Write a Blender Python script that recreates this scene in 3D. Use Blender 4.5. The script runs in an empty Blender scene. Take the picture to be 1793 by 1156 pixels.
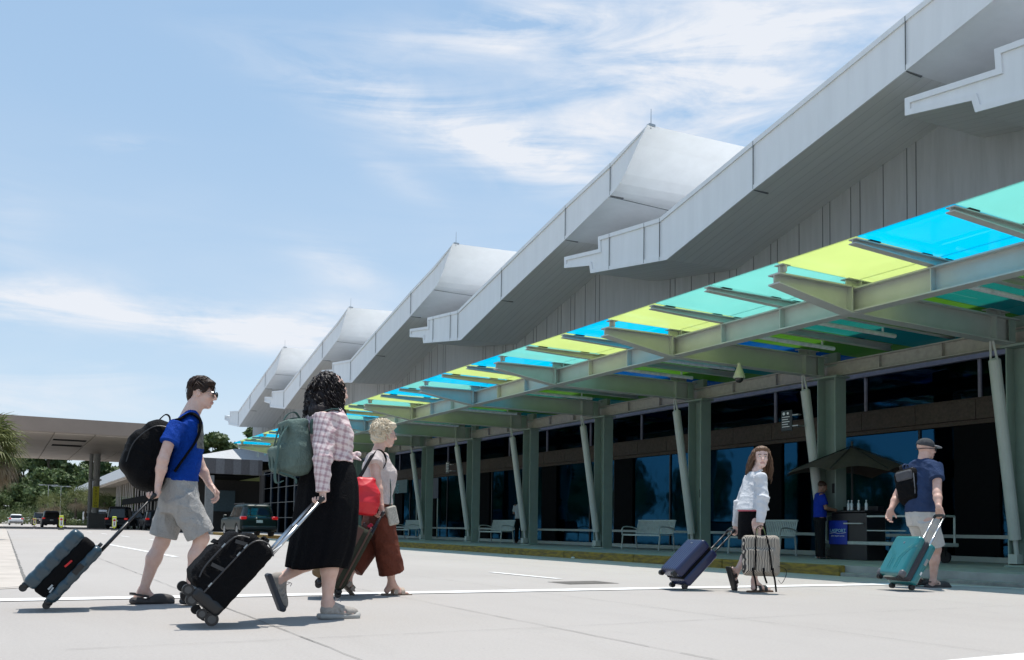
import bpy, math, random
import numpy as np
from mathutils import Vector, Matrix
sc = bpy.context.scene
C = sc.collection
# ---------------------------------------------------------------- camera
cd = bpy.data.cameras.new('camera'); cam = bpy.data.objects.new('camera', cd); C.objects.link(cam)
cd.sensor_width = 36; cd.lens = 31.92; cd.shift_y = 0.1478; cd.clip_start = .05; cd.clip_end = 3000
cam.matrix_world = Matrix(((0.491752, 0.037640, 0.869922, 0.000000), (0.870612, -0.038097, -0.490493, 0.000000), (0.014679, 0.998565, -0.051504, 0.620000), (0.000000, 0.000000, 0.000000, 1.000000)))
sc.camera = cam
# ---------------------------------------------------------------- light and exposure
SUN = Vector((-.11, .17, 1.0)).normalized()       # direction towards the sun
el = math.asin(SUN.z); az = math.atan2(SUN.x, SUN.y)
sd = bpy.data.lights.new('sun', 'SUN'); sd.energy = 4.0; sd.angle = math.radians(.55); sd.color = (1, .955, .885)
so = bpy.data.objects.new('sun', sd); C.objects.link(so); so.location = (0, 0, 40)
so.rotation_euler = SUN.to_track_quat('Z', 'Y').to_euler()
sc.view_settings.view_transform = 'Standard'; sc.view_settings.look = 'None'
sc.view_settings.exposure = 0.36; sc.view_settings.gamma = 1
sc.cycles.max_bounces = 7; sc.cycles.diffuse_bounces = 3; sc.cycles.glossy_bounces = 3
sc.cycles.transparent_max_bounces = 10; sc.cycles.sample_clamp_indirect = 6
sc.cycles.use_denoising = True

class NT:
    'small helper for shader node trees'
    def __init__(s, tree):
        s.t = tree; s.n = tree.nodes; s.l = tree.links
    def node(s, typ, **kw):
        n = s.n.new(typ)
        for k, v in kw.items():
            if k == 'ins':
                for kk, vv in v.items(): s.put(n.inputs[kk], vv)
            else: setattr(n, k, v)
        return n
    def put(s, sock, v):
        if isinstance(v, bpy.types.NodeSocket): s.l.new(v, sock)
        else: sock.default_value = v
    def m(s, op, a, b=0., c=None, clamp=False):
        n = s.node('ShaderNodeMath', operation=op, use_clamp=clamp)
        s.put(n.inputs[0], a); s.put(n.inputs[1], b)
        if c is not None: s.put(n.inputs[2], c)
        return n.outputs[0]
    def mix(s, fac, a, b, blend='MIX'):
        n = s.node('ShaderNodeMix', data_type='RGBA', blend_type=blend)
        s.put(n.inputs[0], fac); s.put(n.inputs[6], a); s.put(n.inputs[7], b)
        return n.outputs[2]
    def ramp(s, fac, stops):
        n = s.node('ShaderNodeValToRGB'); s.put(n.inputs[0], fac)
        e = n.color_ramp.elements
        while len(e) < len(stops): e.new(.5)
        for q, (p, c) in zip(e, stops):
            q.position = p; q.color = c if len(c) == 4 else (*c, 1)
        return n.outputs[0]
    def noise(s, vec, scale, detail=4, rough=.55, dist=0.):
        n = s.node('ShaderNodeTexNoise'); s.put(n.inputs['Vector'], vec)
        n.inputs['Scale'].default_value = scale; n.inputs['Detail'].default_value = detail
        n.inputs['Roughness'].default_value = rough; n.inputs['Distortion'].default_value = dist
        return n.outputs['Fac']
    def mapping(s, vec, loc=(0, 0, 0), rot=(0, 0, 0), scale=(1, 1, 1)):
        n = s.node('ShaderNodeMapping'); s.put(n.inputs[0], vec)
        n.inputs[1].default_value = loc; n.inputs[2].default_value = rot; n.inputs[3].default_value = scale
        return n.outputs[0]

# sky: Nishita with thin cirrus, all in world directions
w = bpy.data.worlds.new('World'); sc.world = w; w.use_nodes = True
T = NT(w.node_tree); T.n.clear()
sky = T.node('ShaderNodeTexSky', sky_type='NISHITA', sun_disc=False, sun_elevation=el, sun_rotation=az, air_density=1.0, dust_density=.35, ozone_density=1.1)
tc = T.node('ShaderNodeTexCoord').outputs['Generated']
sp = T.node('ShaderNodeSeparateXYZ'); T.put(sp.inputs[0], tc)
X, Y, Z = sp.outputs
azm = T.m('ARCTAN2', X, Y); elv = T.m('ARCSINE', Z)
pl = T.node('ShaderNodeCombineXYZ')
T.put(pl.inputs[0], azm); T.put(pl.inputs[1], T.m('MULTIPLY', elv, 1.5))
uv = pl.outputs[0]
n1 = T.noise(T.mapping(uv, (3.1, .7, 0), (0, 0, -.32), (1.9, 8.5, 1)), 1.7, 10, .60, .8)
n2 = T.noise(T.mapping(uv, (7.2, 3.3, 0), (0, 0, .5), (3.2, 5.0, 1)), 2.6, 8, .62, .6)
n3 = T.noise(T.mapping(uv, (1.2, 9.3, 0), (0, 0, -.2), (1, 2.0, 1)), 1.5, 3, .5, 0)
def blob(a, e, ra, re, tilt, amp):
    'soft ellipse of cloud cover round a compass direction'
    a, e = math.radians(a), math.radians(e); ra, re = math.radians(ra), math.radians(re)
    da = T.m('SUBTRACT', azm, a); de = T.m('SUBTRACT', elv, e)
    c, s_ = math.cos(math.radians(tilt)), math.sin(math.radians(tilt))
    u = T.m('DIVIDE', T.m('ADD', T.m('MULTIPLY', da, c), T.m('MULTIPLY', de, s_)), ra)
    v = T.m('DIVIDE', T.m('SUBTRACT', T.m('MULTIPLY', de, c), T.m('MULTIPLY', da, s_)), re)
    d2 = T.m('ADD', T.m('MULTIPLY', u, u), T.m('MULTIPLY', v, v))
    return T.m('MULTIPLY', T.m('EXPONENT', T.m('MULTIPLY', d2, -1.)), amp)
cov = None
for b in ((-66.7, 24.6, 8.8, 1.5, -12.7, 1.50), (-58.9, 22.8, 7.3, 1.8, -13.2, 1.50), (-54.2, 25.2, 7.2, 3.3, -3.1, 1.00), (-47.4, 26.6, 6.5, 4.3, -6.0, 1.35), (-40.3, 28.4, 6.9, 3.2, -9.6, 1.10), (-62.7, 29.0, 6.3, 1.2, 10.2, 0.85), (-57.2, 29.7, 5.5, 1.7, -2.0, 0.70), (-83.7, 12.0, 11.3, 1.1, -1.3, 1.50), (-88.7, 12.4, 4.4, 1.4, 1.8, 1.00), (-89.1, 6.7, 5.9, 1.6, 4.2, 0.60), (-74.2, 12.2, 4.2, 1.4, 3.2, 0.80), (-75.9, 11.4, 4.8, 1.0, 3.4, 0.80), (-84.8, 9.0, 1.8, 0.8, 14.7, 0.55), (-87.4, 6.9, 8.0, 1.3, 3.9, 0.50), (-84.2, 21.3, 1.9, 0.4, 8.9, 0.60), (-71.5, 15.7, 3.2, 1.3, -21.7, 0.70), (-68.0, 21.1, 2.5, 0.8, -22.2, 0.60), (-72.8, 12.6, 3.2, 1.4, 13.1, 0.50), (-90.0, 16.2, 1.7, 1.8, 9.2, 0.30), (-70.0, 28.7, 4.4, 1.1, 3.8, 0.25)):
    q = blob(*b); cov = q if cov is None else T.m('ADD', cov, q)
wisp = T.m('MULTIPLY', T.m('SUBTRACT', T.m('ADD', T.m('MULTIPLY', n1, .7), T.m('MULTIPLY', n2, .3)), .40), 3.2, clamp=True)
cf = T.m('MULTIPLY', T.m('MULTIPLY', cov, wisp), 1.25)
veil = T.m('MULTIPLY', T.m('SUBTRACT', n3, .42), .9, clamp=True)
cf = T.m('ADD', cf, T.m('MULTIPLY', veil, T.m('ADD', T.m('MULTIPLY', wisp, .5), .15)), clamp=True)
low = T.m('SUBTRACT', 1., T.m('DIVIDE', T.m('ABSOLUTE', elv), .75), clamp=True)
base = T.mix(.80, sky.outputs[0], T.ramp(low, [(0, (.265, .425, .645)), (.45, (.34, .495, .68)), (.80, (.45, .58, .71)), (1, (.58, .65, .72))]), 'MIX')
base = T.mix(.80, T.mix(1., sky.outputs[0], (1.1, 1.1, 1.1, 1), 'MULTIPLY'), T.mix(1., T.ramp(low, [(0, (.265, .425, .645)), (.45, (.34, .495, .68)), (.80, (.45, .58, .71)), (1, (.58, .65, .72))]), (8.4, 8.4, 8.4, 1), 'MULTIPLY'))
cf = T.m('MULTIPLY', cf, .93, clamp=True)
col = T.mix(cf, base, (5.8, 6.0, 6.4, 1))
bg = T.node('ShaderNodeBackground'); T.put(bg.inputs[0], col); bg.inputs[1].default_value = .115
ou = T.node('ShaderNodeOutputWorld'); T.l.new(bg.outputs[0], ou.inputs[0])

# ---------------------------------------------------------------- materials
MATS = {}
def newmat(name):
    m = bpy.data.materials.new(name); m.use_nodes = True
    t = NT(m.node_tree); return m, t, t.n['Principled BSDF']
def mat(name, col, rough=.6, metal=0., var=.12, vs=8., bump=0., bs=120., spec=.5, coat=0., sss=0., stretch=(1, 1, 1), dark=None, emit=0, crease=0.):
    'Principled material with mottled colour and noise bump'
    if name in MATS: return MATS[name]
    m, t, b = newmat(name)
    co = t.node('ShaderNodeTexCoord').outputs['Object']
    co = t.mapping(co, scale=stretch)
    c2 = dark or tuple(max(0, c * (1 - 2.2 * var)) for c in col)
    n = t.noise(co, vs, 6, .6)
    f = t.m('MULTIPLY', t.m('SUBTRACT', n, .28), 2.2, clamp=True)
    t.put(b.inputs['Base Color'], t.mix(f, (*c2, 1), (*[min(1, c * (1 + var * .6)) for c in col], 1)))
    b.inputs['Roughness'].default_value = rough; b.inputs['Metallic'].default_value = metal
    b.inputs['Specular IOR Level'].default_value = spec
    b.inputs['Coat Weight'].default_value = coat
    if sss:
        b.inputs['Subsurface Weight'].default_value = sss; b.inputs['Subsurface Scale'].default_value = .01
        b.inputs['Subsurface Radius'].default_value = (1, .35, .2)
    if bump:
        bn = t.node('ShaderNodeBump'); bn.inputs['Strength'].default_value = bump; bn.inputs['Distance'].default_value = .01
        hgt = t.noise(co, bs, 5, .6)
        if crease:
            # fine rumples in worn fabric
            r1 = t.m('ABSOLUTE', t.m('SUBTRACT', t.noise(t.mapping(co, rot=(.5, .3, .2), scale=(1, 1.5, .7)), 13, 4, .55, 2.2), .5))
            r2 = t.m('ABSOLUTE', t.m('SUBTRACT', t.noise(t.mapping(co, rot=(-.6, .1, 1), scale=(1, .7, 1.8)), 27, 3, .5, 1.5), .5))
            hgt = t.m('ADD', t.m('MULTIPLY', hgt, .10), t.m('MULTIPLY', t.m('ADD', r1, t.m('MULTIPLY', r2, .45)), crease * 2.2)); bn.inputs['Strength'].default_value = .9; bn.inputs['Distance'].default_value = .022
        t.put(bn.inputs['Height'], hgt); t.put(b.inputs['Normal'], bn.outputs[0])
    if emit:
        b.inputs['Emission Color'].default_value = (*col, 1); b.inputs['Emission Strength'].default_value = emit
    MATS[name] = m; return m

# The terminal, canopy, pavement and everything on it are scaled up about the camera
# which puts their ground below the road, so the road slopes down to it.
CAM_SCALE, CAM_SCALE_DZ = 1.22, -.1364
CAM_SCALED = False
def scale_about_cam(p): return (p[0] * CAM_SCALE, p[1] * CAM_SCALE, p[2] * CAM_SCALE + CAM_SCALE_DZ) if CAM_SCALED else tuple(p)
# ---------------------------------------------------------------- mesh helpers
def meshobj(name, V, F, mats, parent=None, loc=(0, 0, 0), smooth=False, mi=None, world=True):
    V = np.asarray(V, dtype=np.float32).reshape(-1, 3)
    me = bpy.data.meshes.new(name)
    if CAM_SCALED and world: V = V * np.float32(CAM_SCALE) + np.array((0, 0, CAM_SCALE_DZ), np.float32)
    if world and parent is not None:
        off = np.array(parent_origin(parent), dtype=np.float32)
    else: off = np.array(loc, dtype=np.float32)
    if isinstance(F, np.ndarray):
        n, k = F.shape
        me.vertices.add(len(V)); me.vertices.foreach_set('co', (V - off).ravel())
        me.loops.add(n * k); me.loops.foreach_set('vertex_index', F.ravel().astype(np.int32))
        me.polygons.add(n); me.polygons.foreach_set('loop_start', np.arange(0, n * k, k, dtype=np.int32))
        me.polygons.foreach_set('loop_total', np.full(n, k, dtype=np.int32))
        me.update(calc_edges=True)
    else:
        me.from_pydata((V - off).tolist(), [], F); me.update()
    if not isinstance(mats, (list, tuple)): mats = [mats]
    for m in mats: me.materials.append(m)
    if mi is not None: me.polygons.foreach_set('material_index', np.asarray(mi, dtype=np.int32))
    me.polygons.foreach_set('use_smooth', np.full(len(me.polygons), bool(smooth)))
    o = bpy.data.objects.new(name, me); C.objects.link(o)
    if parent is not None: o.parent = parent
    else: o.location = loc
    return o
def parent_origin(p):
    'world origin of an unrotated parent chain'
    v = Vector((0, 0, 0))
    while p is not None: v += p.location; p = p.parent
    return v
def tag(o, label=None, cat=None, group=None, kind=None):
    if label: o['label'] = label
    if cat: o['category'] = cat
    if group: o['group'] = group
    if kind: o['kind'] = kind
    return o
def empty(name, loc, label=None, cat=None, group=None, rot=None):
    o = bpy.data.objects.new(name, None); C.objects.link(o); o.location = scale_about_cam(loc); o.empty_display_size = .1
    if rot: o.rotation_euler = rot
    return tag(o, label, cat, group)
def copy_tree(o, parent=None, top=True):
    c = o.copy(); C.objects.link(c)
    if parent is not None: c.parent = parent
    for ch in list(o.children): copy_tree(ch, c, False)
    return c

class MB:
    'collects primitive shapes; build() links them as one mesh object'
    def __init__(s): s.v = []; s.f = []; s.mi = []; s.cur = 0
    def add(s, V, F, mi=None):
        o = len(s.v); s.v += [tuple(map(float, p)) for p in V]
        s.f += [tuple(i + o for i in f) for f in F]; s.mi += [s.cur if mi is None else mi] * len(F)
        return s
    def box(s, a, b, bev=0, mi=None):
        x0, y0, z0 = [min(p, q) for p, q in zip(a, b)]; x1, y1, z1 = [max(p, q) for p, q in zip(a, b)]
        if bev:
            e = min(bev, (x1 - x0) / 2.01, (y1 - y0) / 2.01, (z1 - z0) / 2.01)
            V = []; 
            for z, i in ((z0, e), (z0 + e, 0), (z1 - e, 0), (z1, e)):
                xa, xb, ya, yb = x0 + i, x1 - i, y0 + i, y1 - i
                c = e if i == 0 else e * .4
                V += [(xa + c, ya, z), (xb - c, ya, z), (xb, ya + c, z), (xb, yb - c, z), (xb - c, yb, z), (xa + c, yb, z), (xa, yb - c, z), (xa, ya + c, z)]
            F = [tuple(range(7, -1, -1)), tuple(range(24, 32))]
            for r in range(3):
                for i in range(8):
                    j = (i + 1) % 8; F.append((r * 8 + i, r * 8 + j, r * 8 + 8 + j, r * 8 + 8 + i))
            return s.add(V, F, mi)
        V = [(x0, y0, z0), (x1, y0, z0), (x1, y1, z0), (x0, y1, z0), (x0, y0, z1), (x1, y0, z1), (x1, y1, z1), (x0, y1, z1)]
        return s.add(V, [(3, 2, 1, 0), (4, 5, 6, 7), (0, 1, 5, 4), (1, 2, 6, 5), (2, 3, 7, 6), (3, 0, 4, 7)], mi)
    def cyl(s, a, b, r, r2=None, n=12, caps=True, mi=None):
        a, b = Vector(a), Vector(b); r2 = r if r2 is None else r2
        d = (b - a).normalized(); u = d.orthogonal().normalized(); v = d.cross(u)
        V = []
        for p, q in ((a, r), (b, r2)):
            for i in range(n):
                t = 2 * math.pi * i / n; V.append(p + u * (q * math.cos(t)) + v * (q * math.sin(t)))
        F = [(i, (i + 1) % n, n + (i + 1) % n, n + i) for i in range(n)]
        if caps: F += [tuple(range(n - 1, -1, -1)), tuple(range(n, 2 * n))]
        return s.add(V, F, mi)
    def tube(s, pts, r, n=8, r2=None, sub=0, caps=True, mi=None):
        pts = smoothpts(pts, sub) if sub else [Vector(p) for p in pts]
        m = len(pts); V = []; u = None
        for i, p in enumerate(pts):
            d = (pts[min(i + 1, m - 1)] - pts[max(i - 1, 0)]).normalized()
            u = d.orthogonal().normalized() if u is None else (u - d * u.dot(d)).normalized()
            v = d.cross(u); t = i / (m - 1)
            q = r(t) if callable(r) else (r if r2 is None else r + (r2 - r) * t)
            for k in range(n):
                a = 2 * math.pi * k / n; V.append(p + u * (q * math.cos(a)) + v * (q * math.sin(a)))
        F = [(i * n + k, i * n + (k + 1) % n, (i + 1) * n + (k + 1) % n, (i + 1) * n + k) for i in range(m - 1) for k in range(n)]
        if caps: F += [tuple(range(n - 1, -1, -1)), tuple(range((m - 1) * n, m * n))]
        return s.add(V, F, mi)
    def ribbon(s, pts, wdir, w, t, sub=6, mi=None):
        'flat strap swept along points; wdir is the width direction'
        pts = smoothpts(pts, sub); m = len(pts); V = []
        wd = Vector(wdir).normalized()
        for i, p in enumerate(pts):
            d = (pts[min(i + 1, m - 1)] - pts[max(i - 1, 0)]).normalized()
            a = (wd - d * wd.dot(d)).normalized(); b = d.cross(a)
            for x, y in ((-1, -1), (1, -1), (1, 1), (-1, 1)): V.append(p + a * (x * w / 2) + b * (y * t / 2))
        F = [(i * 4 + k, i * 4 + (k + 1) % 4, i * 4 + 4 + (k + 1) % 4, i * 4 + 4 + k) for i in range(m - 1) for k in range(4)]
        F += [(3, 2, 1, 0), tuple(range(4 * m - 4, 4 * m))]
        return s.add(V, F, mi)
    def prism(s, poly, f, caps=True, mi=None):
        'poly: 2d points; f(p, side 0/1) gives the 3d point'
        n = len(poly); V = [f(p, 0) for p in poly] + [f(p, 1) for p in poly]
        F = [(i, (i + 1) % n, n + (i + 1) % n, n + i) for i in range(n)]
        if caps: F += [tuple(range(n - 1, -1, -1)), tuple(range(n, 2 * n))]
        return s.add(V, F, mi)
    def ball(s, c, r, n=8, mi=None):
        rx, ry, rz = r if isinstance(r, (tuple, list)) else (r, r, r)
        V = []; m = n // 2 + 1
        for i in range(m + 1):
            a = math.pi * i / m
            for k in range(n):
                b = 2 * math.pi * k / n
                V.append((c[0] + rx * math.sin(a) * math.cos(b), c[1] + ry * math.sin(a) * math.sin(b), c[2] + rz * math.cos(a)))
        F = [(i * n + k, (i + 1) * n + k, (i + 1) * n + (k + 1) % n, i * n + (k + 1) % n) for i in range(m) for k in range(n)]
        return s.add(V, F, mi)
    def loft(s, rings, caps=True, mi=None):
        n = len(rings[0]); V = [p for r in rings for p in r]
        F = [(i * n + k, i * n + (k + 1) % n, (i + 1) * n + (k + 1) % n, (i + 1) * n + k) for i in range(len(rings) - 1) for k in range(n)]
        if caps: F += [tuple(range(n - 1, -1, -1)), tuple(range((len(rings) - 1) * n, len(rings) * n))]
        return s.add(V, F, mi)
    def xform(s, M, i0=0):
        s.v[i0:] = [tuple(M @ Vector(p)) for p in s.v[i0:]]; return s
    def build(s, name, mats, parent=None, loc=(0, 0, 0), smooth=False, world=True):
        o = meshobj(name, s.v, s.f, mats, parent, loc, smooth, s.mi if isinstance(mats, (list, tuple)) else None, world)
        return o
def snap(pts, o, off, sub=6):
    'lay a smoothed path on the surface of garment o'
    out = []
    for p in smoothpts(pts, sub):
        q = p - o.parent.location if o.parent else p
        ok, loc, nor, _ = o.closest_point_on_mesh(q)
        out.append(loc + nor * off + (o.parent.location if o.parent else Vector()))
    for _ in range(3): out = [out[0]] + [(out[i - 1] + out[i] * 2 + out[i + 1]) / 4 for i in range(1, len(out) - 1)] + [out[-1]]
    return out
def smoothpts(pts, sub):
    pts = [Vector(p) for p in pts]
    if sub <= 1: return pts
    if len(pts) < 3: 
        return [pts[0].lerp(pts[-1], i / max(1, sub)) for i in range(sub + 1)]
    out = []
    for i in range(len(pts) - 1):
        p0 = pts[max(i - 1, 0)]; p1 = pts[i]; p2 = pts[i + 1]; p3 = pts[min(i + 2, len(pts) - 1)]
        for k in range(sub):
            t = k / sub
            out.append(.5 * ((2 * p1) + (p2 - p0) * t + (2 * p0 - 5 * p1 + 4 * p2 - p3) * t * t + (3 * p1 - p0 - 3 * p2 + p3) * t ** 3))
    out.append(pts[-1]); return out
def offset_poly(poly, d):
    'mitred inward offset of a closed 2d polygon'
    n = len(poly); A = sum(poly[i][0] * poly[(i + 1) % n][1] - poly[(i + 1) % n][0] * poly[i][1] for i in range(n))
    sg = 1 if A > 0 else -1; out = []
    for i in range(n):
        p0, p1, p2 = Vector(poly[i - 1]), Vector(poly[i]), Vector(poly[(i + 1) % n])
        a = (p1 - p0).normalized(); b = (p2 - p1).normalized()
        na, nb = Vector((-a.y, a.x)) * sg, Vector((-b.y, b.x)) * sg
        k = na + nb; k = k / max(.35, k.dot(na)); out.append(p1 + k * d)
    return out

# ---------------------------------------------------------------- signed-distance modelling (one continuous skin per body or garment)
def U(v): v = np.array(v, float); return v / np.linalg.norm(v)
class SDF:
    def __init__(s, k=.02): s.p = []; s.k = k
    def cone(s, a, b, ra, rb, k=None, op='u', sq=None):
        'tapered capsule; sq=(dir, factor) flattens it along dir'
        a, b = np.array(a, float), np.array(b, float)
        def f(P):
            pa = P - a; ba = b - a
            if sq is not None:
                d = U(sq[0]); g = 1 / sq[1] - 1
                pa = pa + d * ((pa @ d) - 0)[..., None] * g * 1.0
                bb = ba + d * (ba @ d) * g
            else: bb = ba
            h = np.clip((pa @ bb) / (bb @ bb + 1e-12), 0, 1)
            q = pa - h[..., None] * bb
            d_ = np.sqrt((q * q).sum(-1)) - (ra + (rb - ra) * h)
            return d_ * (sq[1] if sq is not None and sq[1] < 1 else 1) 
        r = max(ra, rb) * (max(1, sq[1]) if sq is not None else 1)
        s.p.append((f, np.minimum(a, b) - r, np.maximum(a, b) + r, s.k if k is None else k, op)); return s
    def ell(s, c, r, ax=None, k=None, op='u'):
        c = np.array(c, float); r = np.array(r, float); R = np.eye(3) if ax is None else np.array([U(q) for q in ax])
        def f(P):
            q = (P - c) @ R.T; a = np.sqrt(((q / r) ** 2).sum(-1)); b = np.sqrt(((q / r ** 2) ** 2).sum(-1)) + 1e-9
            return a * (a - 1) / b
        m = max(r); s.p.append((f, c - m, c + m, s.k if k is None else k, op)); return s
    def box(s, c, half, rnd=.02, ax=None, k=None, op='u'):
        c = np.array(c, float); hb = np.array(half, float) - rnd; R = np.eye(3) if ax is None else np.array([U(q) for q in ax])
        def f(P):
            q = np.abs((P - c) @ R.T) - hb
            return np.sqrt((np.maximum(q, 0) ** 2).sum(-1)) + np.minimum(q.max(-1), 0) - rnd
        m = np.abs(R.T) @ np.array(half, float); s.p.append((f, c - m, c + m, s.k if k is None else k, op)); return s
    def tube(s, a, b, ra, rb, k=None, op='u', sq=None, rnd=.006):
        'flat-ended tapered tube (sleeves, trouser legs)'
        a, b = np.array(a, float), np.array(b, float); L = np.linalg.norm(b - a); d = (b - a) / L
        def f(P):
            pa = P - a; t = pa @ d; q = pa - t[..., None] * d
            if sq is not None:
                e = U(np.array(sq[0]) - d * (np.array(sq[0]) @ d)); q = q + e * (q @ e)[..., None] * (1 / sq[1] - 1)
            rr = ra + (rb - ra) * np.clip(t / L, 0, 1)
            x = np.sqrt((q * q).sum(-1)) - rr + rnd; y = np.abs(t - L / 2) - L / 2 + rnd
            return np.sqrt(np.maximum(x, 0) ** 2 + np.maximum(y, 0) ** 2) + np.minimum(np.maximum(x, y), 0) - rnd
        r = max(ra, rb) * (max(1, sq[1]) if sq is not None else 1)
        s.p.append((f, np.minimum(a, b) - r, np.maximum(a, b) + r, s.k if k is None else k, op)); return s
    def stack(s, secs, k=None, op='u', pw=2., yaw=0., rnd=.008):
        'elliptical sections (z, cx, cy, rx, ry) joined up the z axis'
        S = np.array(sorted(secs), float); cyw, syw = math.cos(yaw), math.sin(yaw)
        def f(P):
            z = P[..., 2]; zc = np.clip(z, S[0, 0], S[-1, 0])
            g = lambda j: np.interp(zc, S[:, 0], S[:, j])
            dx = P[..., 0] - g(1); dy = P[..., 1] - g(2); rx = g(3); ry = g(4)
            u = dx * cyw + dy * syw; v = -dx * syw + dy * cyw
            rr = (np.abs(u / rx) ** pw + np.abs(v / ry) ** pw) ** (1 / pw)
            x = (rr - 1) * np.minimum(rx, ry) + rnd
            y = np.maximum(z - S[-1, 0], S[0, 0] - z) + rnd
            return np.sqrt(np.maximum(x, 0) ** 2 + np.maximum(y, 0) ** 2) + np.minimum(np.maximum(x, y), 0) - rnd
        m = np.maximum(S[:, 3], S[:, 4])
        lo = np.array([(S[:, 1] - m).min(), (S[:, 2] - m).min(), S[0, 0]]); hi = np.array([(S[:, 1] + m).max(), (S[:, 2] + m).max(), S[-1, 0]])
        s.p.append((f, lo, hi, s.k if k is None else k, op)); return s
    def cut(s, p, n):
        p = np.array(p, float); n = U(n)
        s.p.append((lambda P: (P - p) @ n, None, None, 0, 'c')); return s
    def mesh(s, h, disp=None):
        us = [q for q in s.p if q[4] == 'u']
        lo = np.min([q[1] for q in us], 0) - 3 * h - .02; hi = np.max([q[2] for q in us], 0) + 3 * h + .02
        n = np.ceil((hi - lo) / h).astype(int) + 1
        ax = [lo[i] + h * np.arange(n[i]) for i in range(3)]
        D = np.full(n, .5, np.float32)
        for f, a, b, k, op in s.p:
            if a is None: sl = tuple(slice(0, n[i]) for i in range(3))
            else:
                e = k + 3 * h; i0 = np.clip(np.floor((a - e - lo) / h).astype(int), 0, n - 1); i1 = np.clip(np.ceil((b + e - lo) / h).astype(int) + 1, 1, n)
                sl = tuple(slice(i0[i], i1[i]) for i in range(3))
            if op == 'c':
                G = np.stack(np.meshgrid(*[ax[i][sl[i]] for i in range(3)], indexing='ij'), -1); D[sl] = np.maximum(D[sl], f(G)); continue
            G = np.stack(np.meshgrid(*[ax[i][sl[i]] for i in range(3)], indexing='ij'), -1)
            d = f(G); E = D[sl]
            if op == 'u':
                if k > 1e-5:
                    t = np.clip(.5 + .5 * (E - d) / k, 0, 1); D[sl] = E + (d - E) * t - k * t * (1 - t)
                else: D[sl] = np.minimum(E, d)
            else:
                if k > 1e-5:
                    t = np.clip(.5 - .5 * (E + d) / k, 0, 1); D[sl] = E + (-d - E) * t + k * t * (1 - t)
                else: D[sl] = np.maximum(E, -d)
        if disp is not None:
            I = np.argwhere(np.abs(D) < .03)
            Pn = lo + h * I; D[I[:, 0], I[:, 1], I[:, 2]] += disp(Pn)
        return nets(D, lo, h)
def nets(D, lo, h):
    S = D < 0
    c = S[:-1, :-1, :-1].astype(np.int8)
    for dx, dy, dz in ((1, 0, 0), (0, 1, 0), (0, 0, 1), (1, 1, 0), (1, 0, 1), (0, 1, 1), (1, 1, 1)):
        c = c + S[dx:dx + D.shape[0] - 1, dy:dy + D.shape[1] - 1, dz:dz + D.shape[2] - 1]
    I = np.argwhere((c > 0) & (c < 8)); idx = np.full(c.shape, -1, np.int32); idx[I[:, 0], I[:, 1], I[:, 2]] = np.arange(len(I))
    acc = np.zeros((len(I), 3)); cnt = np.zeros(len(I))
    corner = [(0, 0, 0), (1, 0, 0), (0, 1, 0), (1, 1, 0), (0, 0, 1), (1, 0, 1), (0, 1, 1), (1, 1, 1)]
    val = [D[I[:, 0] + a, I[:, 1] + b, I[:, 2] + e].astype(float) for a, b, e in corner]
    for i in range(8):
        for bit in (1, 2, 4):
            j = i | bit
            if j == i: continue
            a, b = val[i], val[j]; m = (a < 0) != (b < 0)
            t = np.where(m, a / np.where(m, a - b, 1), 0)
            p = np.array(corner[i]) + t[:, None] * (np.array(corner[j]) - np.array(corner[i]))
            acc += p * m[:, None]; cnt += m
    V = lo + h * (I + acc / cnt[:, None])
    F = []
    for axis in range(3):
        o1, o2 = [(1, 2), (2, 0), (0, 1)][axis]
        s0 = [slice(None)] * 3; s1 = [slice(None)] * 3
        s0[axis] = slice(0, -1); s1[axis] = slice(1, None)
        A = S[tuple(s0)]; B = S[tuple(s1)]; E = np.argwhere(A != B)
        E = E[(E[:, o1] > 0) & (E[:, o2] > 0) & (E[:, o1] < D.shape[o1] - 1) & (E[:, o2] < D.shape[o2] - 1)]
        ins = A[E[:, 0], E[:, 1], E[:, 2]]
        def g(a, b):
            q = E.copy(); q[:, o1] -= a; q[:, o2] -= b; return idx[q[:, 0], q[:, 1], q[:, 2]]
        q = np.stack([g(1, 1), g(0, 1), g(0, 0), g(1, 0)], 1)
        q[~ins] = q[~ins][:, ::-1]; F.append(q)
    F = np.concatenate(F); F = F[(F >= 0).all(1)]
    return V, F
def folds(amp, dirs, freq, seed=0, pw=1.):
    'cloth creases: warped ridges running along several directions'
    rng = np.random.RandomState(seed)
    L = [(U(d), freq * rng.uniform(.7, 1.4), rng.uniform(0, 6.28), U(rng.normal(size=3)), rng.uniform(.6, 1.2), U(rng.normal(size=3))) for d in dirs for _ in range(2)]
    def f(P):
        o = 0
        for d, fr, ph, e, wq, m in L:
            mask = .5 + .5 * np.sin(P @ m * 13 * wq + ph * 3)
            o = o + (np.abs(np.sin(P @ d * fr + ph + 1.6 * np.sin(P @ e * fr * .45 + ph))) ** .7 - .6) * mask
        return o * amp / max(1, len(L) ** .6)
    return f
def sobj(name, sd, h, mats, parent=None, loc=(0, 0, 0), disp=None, mi=None):
    V, F = sd.mesh(h, disp)
    idx = None
    if mi is not None: idx = mi(V[F].mean(1))
    return meshobj(name, V, F, mats, parent, loc, True, idx)

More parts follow.
